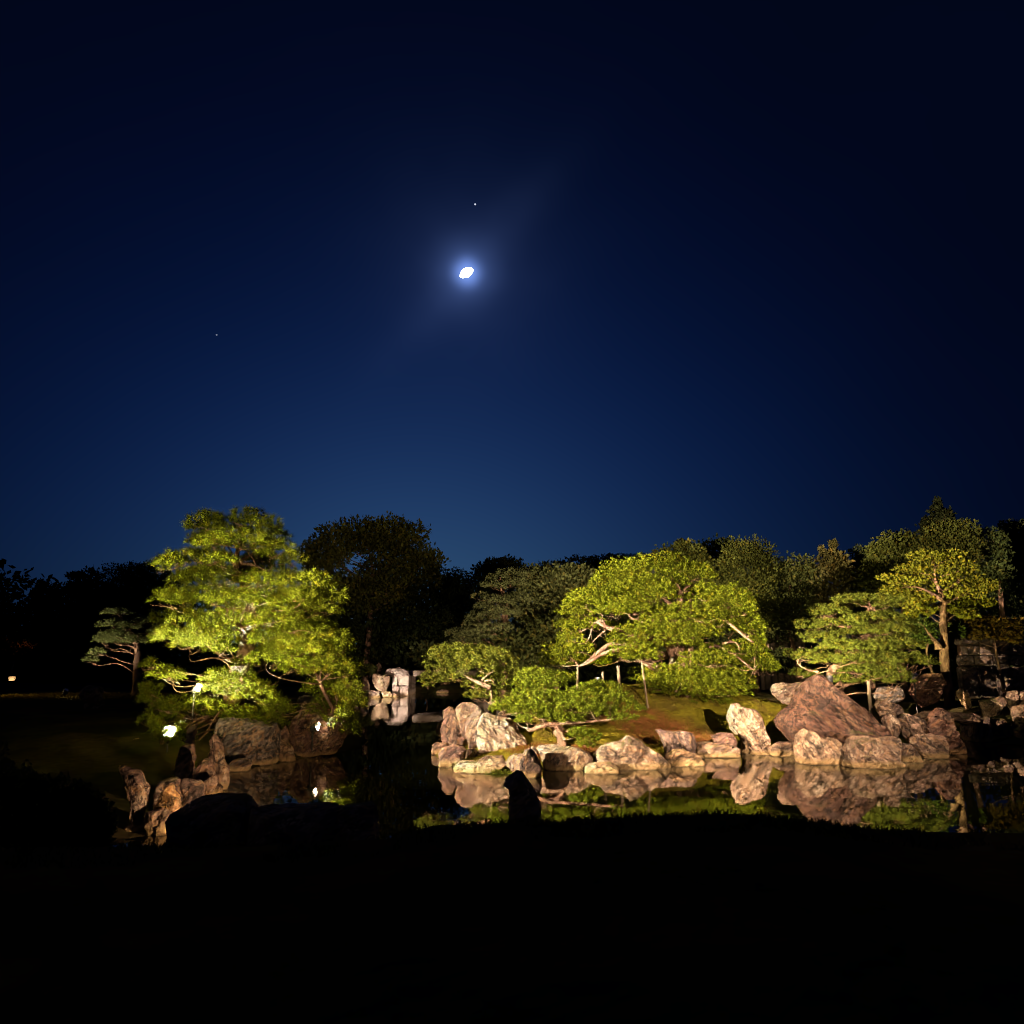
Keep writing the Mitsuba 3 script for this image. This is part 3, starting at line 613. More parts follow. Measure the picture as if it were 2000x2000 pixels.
def pad_points(C, rx, rd, rz, spacing, rng, inner=.3, seed=0, zmin=-.35):
    n = int(2.3 * PI * (rx * rd + .5 * (rx + rd) * rz) / 2 / spacing ** 2) + 6
    d = norm(rng.normal(size=(n * 3, 3))); d = d[d[:, 2] > zmin][:n]; n = len(d)
    lump = meshkit.fbm(d * 2.4 + seed * 3.1, 3, seed) - .5 + .55 * (meshkit.noise(d * 5.5 + seed * 1.7, seed + 2) - .5)
    r = np.where(rng.random(n) < inner, rng.uniform(.45, .9, n), rng.uniform(.88, 1.06, n)) * (1 + .55 * lump)
    flat = np.where(d[:, 2] < 0, .42, 1.0)
    p = C + d * np.c_[r * rx, r * rd, r * rz * flat]
    nr = norm(d / np.array([rx, rd, rz]))
    return p, nr


def merge_tris(parts):
    v = np.vstack([x[0] for x in parts]); c = np.vstack([x[1] for x in parts])
    return v, np.arange(len(v)).reshape(-1, 3), c


def pine(key, label, crop, pads, Y, trunk, limbs, base_col, L=.11, M=24, w=.008, spacing=.13, depth=1.0, seed=1, back=.55, yellow=.15, group=None, up=.6, twig_r=.011, zs=1.12, axis_x=None, trunk_y=0.0, inner=.3):
    """A cloud-pruned pine. pads: (x, y, rx, ry[, dy]) of each needle pad; they stand round the trunk at depths of their own."""
    rng = np.random.default_rng(seed); parts, ends = [], []
    px = np.array([cpx(crop, p[0], p[1]) for p in pads]); s = CROPS[crop][2]
    x0, x1 = px[:, 0].min(), px[:, 0].max()
    cx = (x0 + x1) / 2 if axis_x is None else axis_x
    hw = max(cx - x0, x1 - cx) + 10; y0, y1 = px[:, 1].min(), px[:, 1].max()
    for i, p in enumerate(pads):
        tx = (px[i, 0] - cx) / hw; ty = (px[i, 1] - y0) / max(y1 - y0, 1)
        reach = hw * Y / F * depth * (.35 + .65 * math.sin(PI * min(.15 + ty * .75, 1)))
        dy = -reach * math.sqrt(max(0, 1 - tx * tx)) * rng.uniform(.55, 1.0) if len(p) < 5 else p[4]
        for side in (0, 1):
            if side and rng.random() > back: continue
            y = Y + (dy if not side else abs(dy) * rng.uniform(.3, 1.0) + .2)
            C = P(px[i, 0], px[i, 1], y); m = y / F * s
            if side: C[0] += rng.normal() * .2
            rx, rz = p[2] * m * 1.10, p[3] * m * zs
            rd = max(rx * .8, .15)
            pt, nr = pad_points(C, rx, rd, rz, spacing * (.88 if not side else 1.2), rng, inner=inner, seed=seed * 50 + i)
            ax = norm(nr * .7 + [0, 0, up] + rng.normal(size=pt.shape) * .28)
            tone = rng.uniform(.72, 1.25) * (.75 + .5 * meshkit.noise(pt * 3.3, 5))[:, None] * rng.uniform(.8, 1.2, (len(pt), 1))
            yl = (rng.random((len(pt), 1)) < yellow)
            col = np.array(base_col) * tone * np.where(yl, [1.35, 1.05, .9], [1, 1, 1])
            parts.append(needles(pt, ax, int(M * 1.15), L * 1.05, w * 1.3, col, rng))
            ends.append((C - [0, 0, rz * .35], rx))
    v, f, c = merge_tris(parts)
    scene[key + '__crown'] = mikit.ply((v, f), 'mat_leaf', color=c)
    # trunk and limbs
    tp = np.array([P(*cpx(crop, t[0], t[1]), Y + trunk_y + (t[3] if len(t) > 3 else 0)) for t in trunk]); tr = np.array([t[2] for t in trunk])
    tp[0, 2] = min(tp[0, 2], z_at(tp[0, 0], tp[0, 1]) - .1)
    scene[key + '__trunk'] = mikit.ply(tube(tp, tr, 14, 8, .35, seed), 'mat_bark', smooth=True)
    curves = []
    for i, lb in enumerate(limbs):
        pts = np.array([P(*cpx(crop, t[0], t[1]), Y + lb['dy'] * (1 if len(t) < 4 else t[3])) for t in lb['p']]); rr = np.array([t[2] for t in lb['p']])
        lc, lr = smooth_path(pts, rr, 7); curves.append(np.c_[lc, lr])
        scene[key + '__branch' + ('' if i == 0 else f'_{i:03d}')] = mikit.ply(tube(pts, rr, 10, 7, .3, seed + i), 'mat_bark', smooth=True)
    tw = []; tc, trr = smooth_path(tp, tr, 8); wood = np.vstack([np.c_[tc, trr]] + curves)
    for C, rx in ends:
        dv = C - wood[:, :3]; cost = np.linalg.norm(dv, axis=1) + 1.2 * np.abs(dv[:, 2] - .35 * np.linalg.norm(dv[:, :2], axis=1))
        j = np.argmin(cost); a = wood[j, :3]; d0 = np.linalg.norm(C - a)
        wob = lambda k: rng.normal(size=3) * [.12, .12, .08] * min(d0, 1.5) * k
        mid1 = a * .66 + C * .34 + [0, 0, .08 * d0] + wob(1); mid2 = a * .3 + C * .7 + wob(.8)
        r0 = min(twig_r * (1 + d0 * .55), wood[j, 3] * .6)
        tw.append(tube([a, mid1, mid2, C], [r0, r0 * .75, r0 * .55, r0 * .35], 6, 4, .2, seed))
        for _ in range(4):
            e = C + np.array([rng.uniform(-.75, .75) * rx, rng.uniform(-.6, .6) * rx, rng.uniform(.0, .2) * rx]); b = mid2 * .4 + C * .6
            tw.append(tube([b, (b + e) / 2 + rng.normal(size=3) * .05, e], [r0 * .4, r0 * .3, r0 * .15], 5, 3))
    scene[key + '__twigs'] = mikit.ply(cat(tw), 'mat_bark', smooth=True)
    labels[key + '__twigs'] = {'kind': 'stuff'}
    tag(key, label, 'pine tree', group)


G_MAIN = (.100, .128, .010)
# the large left pine
pads = [(590, 300, 140, 85), (700, 320, 150, 90, .6), (880, 265, 110, 85), (1010, 330, 130, 95), (1120, 400, 90, 70, .5), (850, 430, 300, 70), (620, 420, 150, 60, .8), (350, 580, 100, 75), (330, 610, 70, 60, .4), (560, 545, 170, 65), (690, 560, 110, 50), (1130, 490, 150, 65), (1230, 555, 110, 50), (1000, 540, 120, 50, .5),
        (450, 710, 140, 70), (650, 700, 190, 75), (850, 690, 130, 60, .3), (1000, 715, 130, 65), (1350, 730, 160, 65), (1190, 700, 100, 50), (1500, 850, 130, 85), (390, 860, 110, 100), (600, 840, 150, 85), (800, 870, 180, 85), (1050, 840, 150, 95), (1250, 890, 170, 95), (1450, 940, 110, 55), (1330, 820, 100, 60),
        (450, 1010, 120, 80), (640, 1040, 160, 75), (1100, 1020, 190, 85), (1300, 1075, 170, 85), (1450, 1090, 110, 70), (1580, 1190, 100, 85), (900, 960, 130, 70, .3), (330, 1140, 140, 65), (500, 1190, 130, 95), (690, 1150, 130, 75), (720, 1235, 75, 45), (1050, 1160, 150, 75), (1250, 1220, 190, 85), (1450, 1240, 150, 105),
        (1050, 1310, 140, 65), (1300, 1370, 120, 60), (1500, 1390, 170, 95), (1640, 1400, 75, 70), (240, 1415, 70, 40), (340, 1435, 70, 45), (160, 1350, 40, 30), (860, 1345, 70, 40, -.55), (1000, 610, 140, 60, .6), (1130, 620, 120, 60, .5), (800, 640, 160, 50, .8), (600, 640, 150, 50, .7), (950, 560, 90, 40, .8), (700, 1455, 110, 55), (830, 1490, 120, 75), (650, 1550, 90, 65), (950, 1580, 150, 85), (1100, 1690, 120, 65), (290, 1675, 110, 55), (450, 1670, 130, 65), (560, 1660, 90, 60), (700, 1710, 120, 65), (850, 1750, 120, 60), (1000, 1780, 150, 60), (180, 1550, 80, 55), (150, 1620, 60, 40),  # one pad close to the trunk is added to shade it from the uplight
        (1480, 1540, 110, 75), (1650, 1550, 120, 105), (1550, 1640, 140, 75), (1690, 1640, 100, 75), (1600, 1790, 110, 75), (1680, 1850, 65, 60), (1440, 1690, 90, 35), (1560, 1720, 90, 50), (310, 1770, 85, 40, -2.0), (400, 1845, 30, 40, -2.9), (150, 1765, 55, 40, -2.4), (230, 1820, 60, 40, -2.9), (250, 1860, 35, 40, -3.1), (200, 1835, 50, 40, -2.95), (405, 1885, 45, 32, -3.25), (250, 1905, 40, 22, -3.3), (385, 1890, 30, 30, -3.2)]
limbs = [dict(dy=-1.0, p=[(890, 1130, .07, .3), (850, 1060, .055), (760, 1030, .04), (700, 1040, .025), (640, 1080, .012)]),
         dict(dy=-1.1, p=[(780, 1010, .03), (740, 970, .025), (750, 940, .02), (700, 900, .01)]),
         dict(dy=-.5, p=[(820, 620, .07, 0), (800, 560, .055), (730, 545, .04), (640, 590, .025), (570, 560, .012)]),
         dict(dy=-.5, p=[(830, 600, .06, 0), (880, 540, .045), (940, 510, .03), (985, 480, .015)]),
         dict(dy=-.6, p=[(830, 590, .05, 0), (920, 590, .035), (1010, 620, .025), (1080, 660, .012)]),
         dict(dy=-.9, p=[(900, 830, .06, .2), (930, 800, .04), (1000, 790, .028), (1080, 760, .015)]),
         dict(dy=-1.2, p=[(1450, 1480, .05), (1500, 1590, .04), (1545, 1690, .03), (1490, 1720, .015)])]
pine('pine_tree', 'largest, tallest pine, rising in tiers over the left bank and lit yellow green from below', 2, pads, 19.6, [(800, 1700, .26), (830, 1450, .23), (880, 1260, .19), (930, 1040, .15), (905, 800, .11), (820, 610, .08), (840, 450, .05), (850, 320, .03)], limbs,
     (.098, .122, .010), L=.15, M=24, w=.0085, spacing=.160, depth=.85, seed=2, zs=1.2, back=.8, axis_x=490)
# the main island pine
pads = [(900, 300, 210, 80), (1050, 275, 170, 65), (750, 345, 170, 85), (1250, 330, 140, 65), (700, 445, 160, 85), (900, 425, 200, 85), (1090, 380, 120, 60), (1000, 470, 130, 55), (700, 575, 140, 75), (850, 555, 150, 70), (520, 515, 140, 75), (430, 585, 95, 55), (1330, 475, 110, 75), (1480, 505, 150, 85), (1590, 555, 75, 70),
        (1050, 620, 140, 55), (1250, 610, 180, 75), (1400, 645, 150, 70), (1600, 680, 120, 80), (1660, 760, 70, 60), (1500, 700, 100, 55), (450, 680, 95, 50), (390, 760, 70, 50), (800, 775, 120, 75), (950, 715, 150, 75), (1150, 735, 180, 65), (1300, 735, 110, 55), (760, 870, 95, 85), (870, 890, 120, 70), (950, 870, 70, 45),
        (1230, 920, 90, 50), (1380, 920, 150, 80), (1490, 920, 100, 75), (1050, 1030, 150, 65), (1250, 1050, 190, 70), (1450, 1050, 170, 80), (1200, 1130, 190, 60), (1400, 1130, 190, 65), (1580, 1090, 80, 65), (1000, 1090, 110, 50), (1330, 1190, 140, 50), (1650, 880, 100, 85), (1700, 970, 100, 75), (1780, 960, 50, 45), (1600, 830, 100, 55),
        (400, 870, 120, 65), (320, 930, 120, 55), (470, 840, 85, 45), (1140, 800, 150, 45), (560, 925, 120, 30, 2.0), (620, 500, 110, 60, .8), (1150, 470, 140, 60, 1.0), (560, 680, 90, 45, .9)]
limbs = [dict(dy=-1.3, p=[(1000, 760, .13, 0), (860, 740, .10, .5), (740, 705, .085), (660, 690, .06), (600, 660, .045), (560, 660, .03), (540, 720, .022), (500, 800, .012)]),
         dict(dy=-1.3, p=[(640, 690, .04), (600, 640, .035), (530, 680, .022), (460, 720, .012)]),
         dict(dy=-1.2, p=[(640, 710, .035), (600, 740, .025), (550, 790, .012)]),
         dict(dy=-1.2, p=[(1060, 880, .12, 0), (880, 830, .085, .6), (720, 790, .07), (600, 850, .055), (500, 930, .035), (440, 930, .015)]),
         dict(dy=-1.4, p=[(900, 850, .07, .6), (700, 845, .055), (600, 880, .045), (520, 930, .03), (450, 950, .015)]),
         dict(dy=-1.2, p=[(1010, 980, .08, .3), (940, 950, .06), (870, 910, .045), (840, 880, .03)]),
         dict(dy=-.9, p=[(1140, 560, .08, 0), (1160, 510, .06), (1155, 450, .05), (1140, 400, .03)]),
         dict(dy=-.9, p=[(1150, 540, .06, .3), (1080, 520, .045), (1030, 480, .025)]),
         dict(dy=-.9, p=[(1160, 500, .05), (1190, 440, .035), (1240, 460, .02)]), dict(dy=-.9, p=[(1160, 470, .04), (1200, 410, .03), (1270, 410, .015)]),
         dict(dy=-1.5, p=[(1660, 790, .02), (1600, 750, .035), (1540, 700, .04), (1490, 660, .03)]),
         dict(dy=-1.0, p=[(1090, 640, .09, 0), (960, 640, .06), (860, 640, .04), (800, 600, .02)]), dict(dy=-.9, p=[(965, 650, .06), (945, 590, .05), (950, 550, .03)]),
         dict(dy=-1.2, p=[(1220, 820, .05, .5), (1225, 880, .045), (1215, 930, .035), (1140, 965, .018)]),
         dict(dy=-1.4, p=[(1350, 820, .05), (1450, 830, .04), (1560, 900, .03), (1660, 980, .015)]), dict(dy=-1.4, p=[(1440, 800, .03), (1530, 790, .02), (1560, 850, .012)])]
pine('pine_tree_001', 'broad spreading pine with twisted red limbs crowning the island mound, the widest of the pines', 4, pads, 23.0, [(1170, 1050, .34, -.6), (1150, 930, .30, -.5), (1110, 830, .24, -.3), (1090, 720, .18), (1120, 600, .13), (1150, 500, .09), (1120, 380, .05), (1080, 300, .03)], limbs,
     G_MAIN, L=.088, M=22, w=.0082, spacing=.104, zs=1.32, depth=.62, seed=3, back=.7, twig_r=.013, axis_x=1300)
# small pine left of it
pads = [(330, 115, 95, 65), (430, 95, 125, 55), (600, 115, 130, 65), (720, 135, 105, 65), (300, 195, 105, 65), (450, 190, 115, 65), (240, 300, 80, 55), (330, 305, 80, 60), (195, 340, 40, 35), (600, 205, 120, 75), (780, 220, 105, 85), (845, 300, 60, 60), (420, 270, 90, 65), (560, 345, 80, 60), (700, 350, 110, 75), (650, 425, 90, 50), (780, 400, 80, 55), (690, 270, 90, 50)]
limbs = [dict(dy=-.2, p=[(705, 420, .05), (560, 350, .045), (420, 300, .035), (280, 300, .02)]), dict(dy=-.9, p=[(690, 360, .06), (640, 340, .055), (570, 310, .045), (510, 275, .03)]), dict(dy=-.85, p=[(620, 310, .03), (660, 270, .025), (710, 235, .012)]), dict(dy=-.9, p=[(640, 315, .035), (690, 305, .03), (715, 325, .02)])]
pine('pine_tree_002', 'small domed pine behind the reddish block at the island\'s left tip', 7, pads, 20.8, [(720, 520, .10), (705, 430, .085), (690, 350, .07), (640, 270, .055), (560, 190, .04), (500, 120, .02)], limbs, (.098, .12, .018), L=.095, M=20, w=.009, spacing=.11, depth=.62, seed=4, up=.8)
# bright pine in front
pads = [(1050, 275, 125, 55), (960, 330, 85, 65), (1100, 340, 150, 65), (1250, 290, 75, 45), (950, 400, 75, 45), (1080, 435, 150, 55), (900, 500, 130, 60), (780, 520, 85, 38), (1000, 540, 140, 70), (945, 610, 65, 38), (1400, 400, 105, 70), (1510, 375, 125, 55), (1600, 450, 125, 75), (1720, 520, 100, 60), (1350, 510, 150, 70), (1500, 555, 140, 65), (1250, 600, 120, 50), (1690, 590, 85, 38), (1150, 570, 100, 55), (1230, 470, 110, 55),
        (1350, 715, 75, 50, -.7), (1430, 745, 80, 60, -.75), (1400, 800, 55, 30, -.75)]
limbs = [dict(dy=-.45, p=[(965, 680, .03), (1020, 670, .05), (1100, 640, .06), (1190, 650, .055), (1250, 690, .04), (1300, 680, .03), (1350, 720, .02)]), dict(dy=-.5, p=[(1100, 640, .05), (1200, 630, .04), (1350, 620, .035), (1480, 610, .025), (1600, 600, .012)]), dict(dy=-.6, p=[(1180, 655, .05), (1230, 720, .04), (1250, 760, .03)])]
pine('pine_tree_003', 'low bright green pine with two lobes leaning over the front shore rocks', 7, pads, 18.6, [(1230, 790, .12), (1200, 700, .10), (1150, 640, .085), (1130, 560, .06), (1100, 450, .04), (1080, 340, .02)], limbs, (.10, .135, .012), L=.085, M=20, w=.0085, spacing=.095, depth=.55, seed=5, up=.9, yellow=.1)
# right pine
pads = [(750, 865, 220, 42), (640, 850, 130, 35), (900, 900, 95, 42), (470, 950, 125, 50), (400, 965, 60, 35), (330, 1060, 115, 50), (440, 1045, 75, 42), (620, 1030, 95, 50), (820, 1005, 190, 50), (980, 1030, 75, 45), (350, 1135, 95, 42), (450, 1165, 130, 60), (700, 1105, 170, 60), (900, 1095, 150, 50), (1050, 1110, 80, 55), (550, 1215, 140, 50), (750, 1225, 190, 52), (950, 1195, 150, 60), (1100, 1215, 80, 60), (190, 1270, 85, 32), (320, 1295, 115, 50), (450, 1325, 110, 50), (650, 1310, 140, 50), (850, 1310, 160, 60), (1050, 1325, 120, 70), (1180, 1335, 80, 52), (700, 1390, 140, 50), (900, 1410, 140, 60), (990, 1470, 90, 42), (570, 1470, 80, 45), (240, 1420, 60, 40), (330, 1430, 50, 35, .5), (900, 955, 60, 25, .5), (800, 1465, 110, 40)]
limbs = [dict(dy=-.9, p=[(500, 1040, .04), (560, 1060, .035), (620, 1065, .02)]), dict(dy=-.9, p=[(380, 1395, .03), (320, 1390, .028), (250, 1360, .02), (220, 1310, .01)]), dict(dy=-.6, p=[(700, 1000, .05, .2), (740, 960, .045), (760, 920, .03), (700, 905, .015)]), dict(dy=-.6, p=[(830, 1010, .05, .3), (825, 960, .04), (800, 920, .025), (860, 900, .012)]), dict(dy=-.8, p=[(770, 1080, .05), (800, 1100, .05), (790, 1060, .03)])]
pine('pine_tree_004', 'flat tiered pine on a wooden prop behind the triangular boulder', 5, pads, 23.6, [(420, 1560, .13, .4), (480, 1400, .12, .2), (600, 1280, .10), (720, 1160, .09), (780, 1040, .07), (790, 950, .05), (760, 880, .03)], limbs, (.094, .115, .018), L=.09, M=20, w=.009, spacing=.115, depth=.6, seed=6, up=1.0)
# grey green pine far left, dim
pads = [(890, 955, 85, 28), (850, 1050, 105, 42), (980, 1065, 75, 35), (770, 1165, 65, 45), (880, 1130, 90, 40), (900, 1170, 130, 42), (1050, 1150, 70, 35), (690, 1310, 55, 45), (740, 1250, 50, 25), (1130, 1025, 75, 32), (1190, 1090, 45, 45), (1060, 1010, 40, 25)]
pine('pine_tree_005', 'grey green cloud pruned pine, dim in the dark left of the largest pine', 1, pads, 31, [(1030, 1500, .14), (1040, 1350, .13), (1030, 1190, .10), (960, 1100, .07), (920, 1000, .04)], [dict(dy=-.5, p=[(1040, 1190, .08), (1030, 1160, .06), (1045, 1145, .04)])], (.10, .12, .04), L=.12, M=18, w=.014, spacing=.16, depth=.5, seed=7, up=1.0, yellow=.0)
floodlight('floodlight in the dark lawn turned to the grey green pine', P(128, 1352, 29), P(228, 1235, 31), 120, COOL, 35, 20, size=.1)
# flat topped grey pine behind the small pine
pads = [(1680, 590, 110, 42), (1600, 620, 80, 35), (1560, 680, 90, 35), (1460, 760, 60, 32), (1700, 660, 110, 50), (1760, 600, 60, 40), (1600, 800, 130, 45), (1700, 780, 120, 50), (1500, 840, 70, 35), (1620, 880, 130, 50), (1400, 970, 70, 35), (1480, 920, 110, 45), (1300, 1040, 90, 40), (1420, 1050, 120, 50), (1350, 1090, 110, 40), (1560, 1010, 140, 50)]
pine('pine_tree_006', 'greyish tiered pine on the far shore above the small domed pine', 3, pads, 38, [(1640, 1250, .2), (1640, 1000, .17), (1650, 800, .12), (1620, 650, .07), (1680, 580, .04)], [dict(dy=-.8, p=[(1640, 760, .05), (1620, 690, .05), (1610, 610, .03)])], (.085, .095, .04), L=.16, M=18, w=.018, spacing=.21, depth=.7, seed=8, up=.8, yellow=.05)


def leafy(key, label, lumps, Y, col, n_per=420, size=.2, seed=1, trunk=None, depth=.75, cat_='tree', yellow=.15, mat='mat_leaf', droop=.0, group=None, limbs=(), crop=0, fill=.25):
    """A broadleaf tree: leaf blades spread through lumps of crown around the trunk's limbs. lumps: (x, y, rx, ry[, dy])."""
    rng = np.random.default_rng(seed); vs, cs = [], []; s = CROPS[crop][2]; cen = []
    for i, l in enumerate(lumps):
        px, py = cpx(crop, l[0], l[1])
        for side in (0, 1):
            if side and rng.random() < .5: continue
            dy = l[4] if len(l) > 4 else rng.uniform(-.5, .3) * max(l[2] * s, 20) * Y / F * depth
            if side: dy = abs(dy) + l[2] * s * Y / F * .6
            y = Y + dy; C = P(px, py, y); m = y / F * s; rx, rz = l[2] * m, l[3] * m; rd = rx * .85
            cen.append(C)
            n = int(n_per * (.6 if side else 1) * max(rx * rz, .15) / (size * size) / 9) + 40
            d = norm(rng.normal(size=(n, 3))); lump = meshkit.fbm(d * 2.6 + i * 2.7 + seed, 3, seed + i) - .5
            r = np.where(rng.random(n) < fill, rng.uniform(.3, .85, n), rng.uniform(.82, 1.08, n)) * (1 + .95 * lump + .6 * (meshkit.noise(d * 6 + i, seed) - .5))
            p = C + d * r[:, None] * [rx, rd, rz]
            ax = norm(d + [0, 0, .3 - droop] + rng.normal(size=(n, 3)) * .6); sd = norm(np.cross(ax, rng.normal(size=(n, 3))))
            ln = size * rng.uniform(.6, 1.5, (n, 1)); a = p - ax * ln * .5; b = p + ax * ln * .5
            q1, q2 = p + sd * ln * .28, p - sd * ln * .28
            vs.append(np.stack([a, q1, b, a, b, q2], 1).reshape(-1, 3))
            c = np.array(col) * rng.uniform(.55, 1.3) * rng.uniform(.7, 1.3, (n, 1)) * (.7 + .6 * meshkit.noise(p * .9, 3))[:, None] * np.where(rng.random((n, 1)) < yellow, [1.5, 1.15, .9], [1, 1, 1])
            cs.append(np.repeat(np.clip(c, .003, .6), 6, 0))
    v = np.vstack(vs)
    scene[key + '__crown'] = mikit.ply((v, np.arange(len(v)).reshape(-1, 3)), mat, color=np.vstack(cs))
    cen = np.array(cen); g = cen.mean(0)
    if trunk is None:
        zg = z_at(g[0], Y) - .1; top = cen[:, 2].max(); r = max(.05, (top - zg) * .022)
        tp = np.array([[g[0], Y, zg], [g[0] + rng.normal() * .1, Y, zg + (top - zg) * .35], [g[0] + rng.normal() * .2, Y, zg + (top - zg) * .65], [g[0] + rng.normal() * .2, Y, zg + (top - zg) * .88]]); tr = np.array([r, r * .8, r * .55, r * .25])
    else:
        tp = np.array([P(*cpx(crop, t[0], t[1]), Y + (t[3] if len(t) > 3 else 0)) for t in trunk]); tr = np.array([t[2] for t in trunk]); tp[0, 2] = min(tp[0, 2], z_at(tp[0, 0], tp[0, 1]) - .1)
    scene[key + '__trunk'] = mikit.ply(tube(tp, tr, 10, 6, .25, seed), 'mat_bark', smooth=True)
    tc, trr = smooth_path(tp, tr, 6); tw = []; wood = [np.c_[tc, trr]]
    for i, lb in enumerate(limbs):
        pts = np.array([P(*cpx(crop, t[0], t[1]), Y + lb['dy']) for t in lb['p']]); lr = [t[2] for t in lb['p']]
        tw.append(tube(pts, lr, 8, 6, .25, seed + i)); wood.append(np.c_[smooth_path(pts, lr, 6)])
    wood = np.vstack(wood)
    for C in cen:
        dv = C - wood[:, :3]; cost = np.linalg.norm(dv, axis=1) + .9 * np.abs(dv[:, 2] - .6 * np.linalg.norm(dv[:, :2], axis=1))
        j = np.argmin(cost); a = wood[j, :3]; ln = np.linalg.norm(C - a); r0 = min(wood[j, 3] * .5, .012 + .022 * ln)
        m1 = a * .6 + C * .4 + rng.normal(size=3) * .07 * ln; m2 = a * .25 + C * .75 + rng.normal(size=3) * .07 * ln
        tw.append(tube([a, m1, m2, C], [r0, r0 * .75, r0 * .5, r0 * .2], 6, 4, .2))
    labels[key + '__limbs'] = {'kind': 'stuff'}
    scene[key + '__limbs'] = mikit.ply(cat(tw), 'mat_bark', smooth=True)
    tag(key, label, cat_, group)


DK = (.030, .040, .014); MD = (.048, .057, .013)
# maple at the right, lit from its foot
leafy('maple_tree', 'spreading yellow lit maple with a pale trunk behind the right pine',
      [(1200, 525, 130, 42), (1400, 520, 90, 40), (1080, 620, 110, 38), (1250, 610, 150, 45), (1450, 610, 130, 50), (930, 690, 90, 32), (1050, 720, 130, 40), (1250, 700, 160, 50), (1450, 700, 150, 50), (1590, 730, 110, 40), (920, 780, 70, 32), (1080, 810, 120, 42), (1350, 790, 150, 45), (1520, 810, 120, 45), (1650, 760, 80, 28), (1100, 900, 70, 55), (1180, 850, 90, 40), (1500, 900, 80, 45), (1080, 960, 50, 30), (1420, 860, 90, 40), (1500, 960, 90, 38), (1420, 930, 60, 30), (1200, 930, 70, 36), (1620, 880, 80, 32)], 28.5, (.115, .125, .014), n_per=190, size=.115, seed=11,
      trunk=[(1350, 1420, .19), (1330, 1260, .16), (1330, 1150, .125), (1320, 1000, .12), (1320, 860, .10), (1280, 760, .07), (1260, 620, .03)], crop=5, depth=.9, yellow=.2,
      limbs=[dict(dy=-.3, p=[(1290, 1230, .16), (1270, 1180, .10), (1230, 1130, .05), (1180, 1060, .02)]), dict(dy=-.4, p=[(1310, 860, .09), (1240, 810, .06), (1160, 770, .03), (1080, 760, .015)]), dict(dy=-.2, p=[(1330, 880, .1), (1380, 860, .06), (1480, 820, .03)])])
leafy('shrub', 'long low spray of dim orange leaves at the right edge under the maple', [(1500, 1040, 110, 45), (1650, 1030, 130, 45), (1800, 1040, 130, 45), (1930, 1060, 110, 55), (1560, 1110, 110, 40), (1720, 1110, 130, 45), (1880, 1130, 120, 45), (1420, 1060, 60, 40)], 30, (.11, .075, .014), n_per=330, size=.12, seed=12, crop=5, cat_='shrub', depth=.5)
leafy('shrub_001', 'dark green bush between the maple trunk and the right pine', [(1120, 1040, 90, 70), (1200, 1090, 100, 70), (1140, 1150, 70, 40), (1420, 1090, 60, 60)], 29.5, (.05, .075, .015), n_per=300, size=.12, seed=13, crop=5, cat_='shrub', depth=.5)
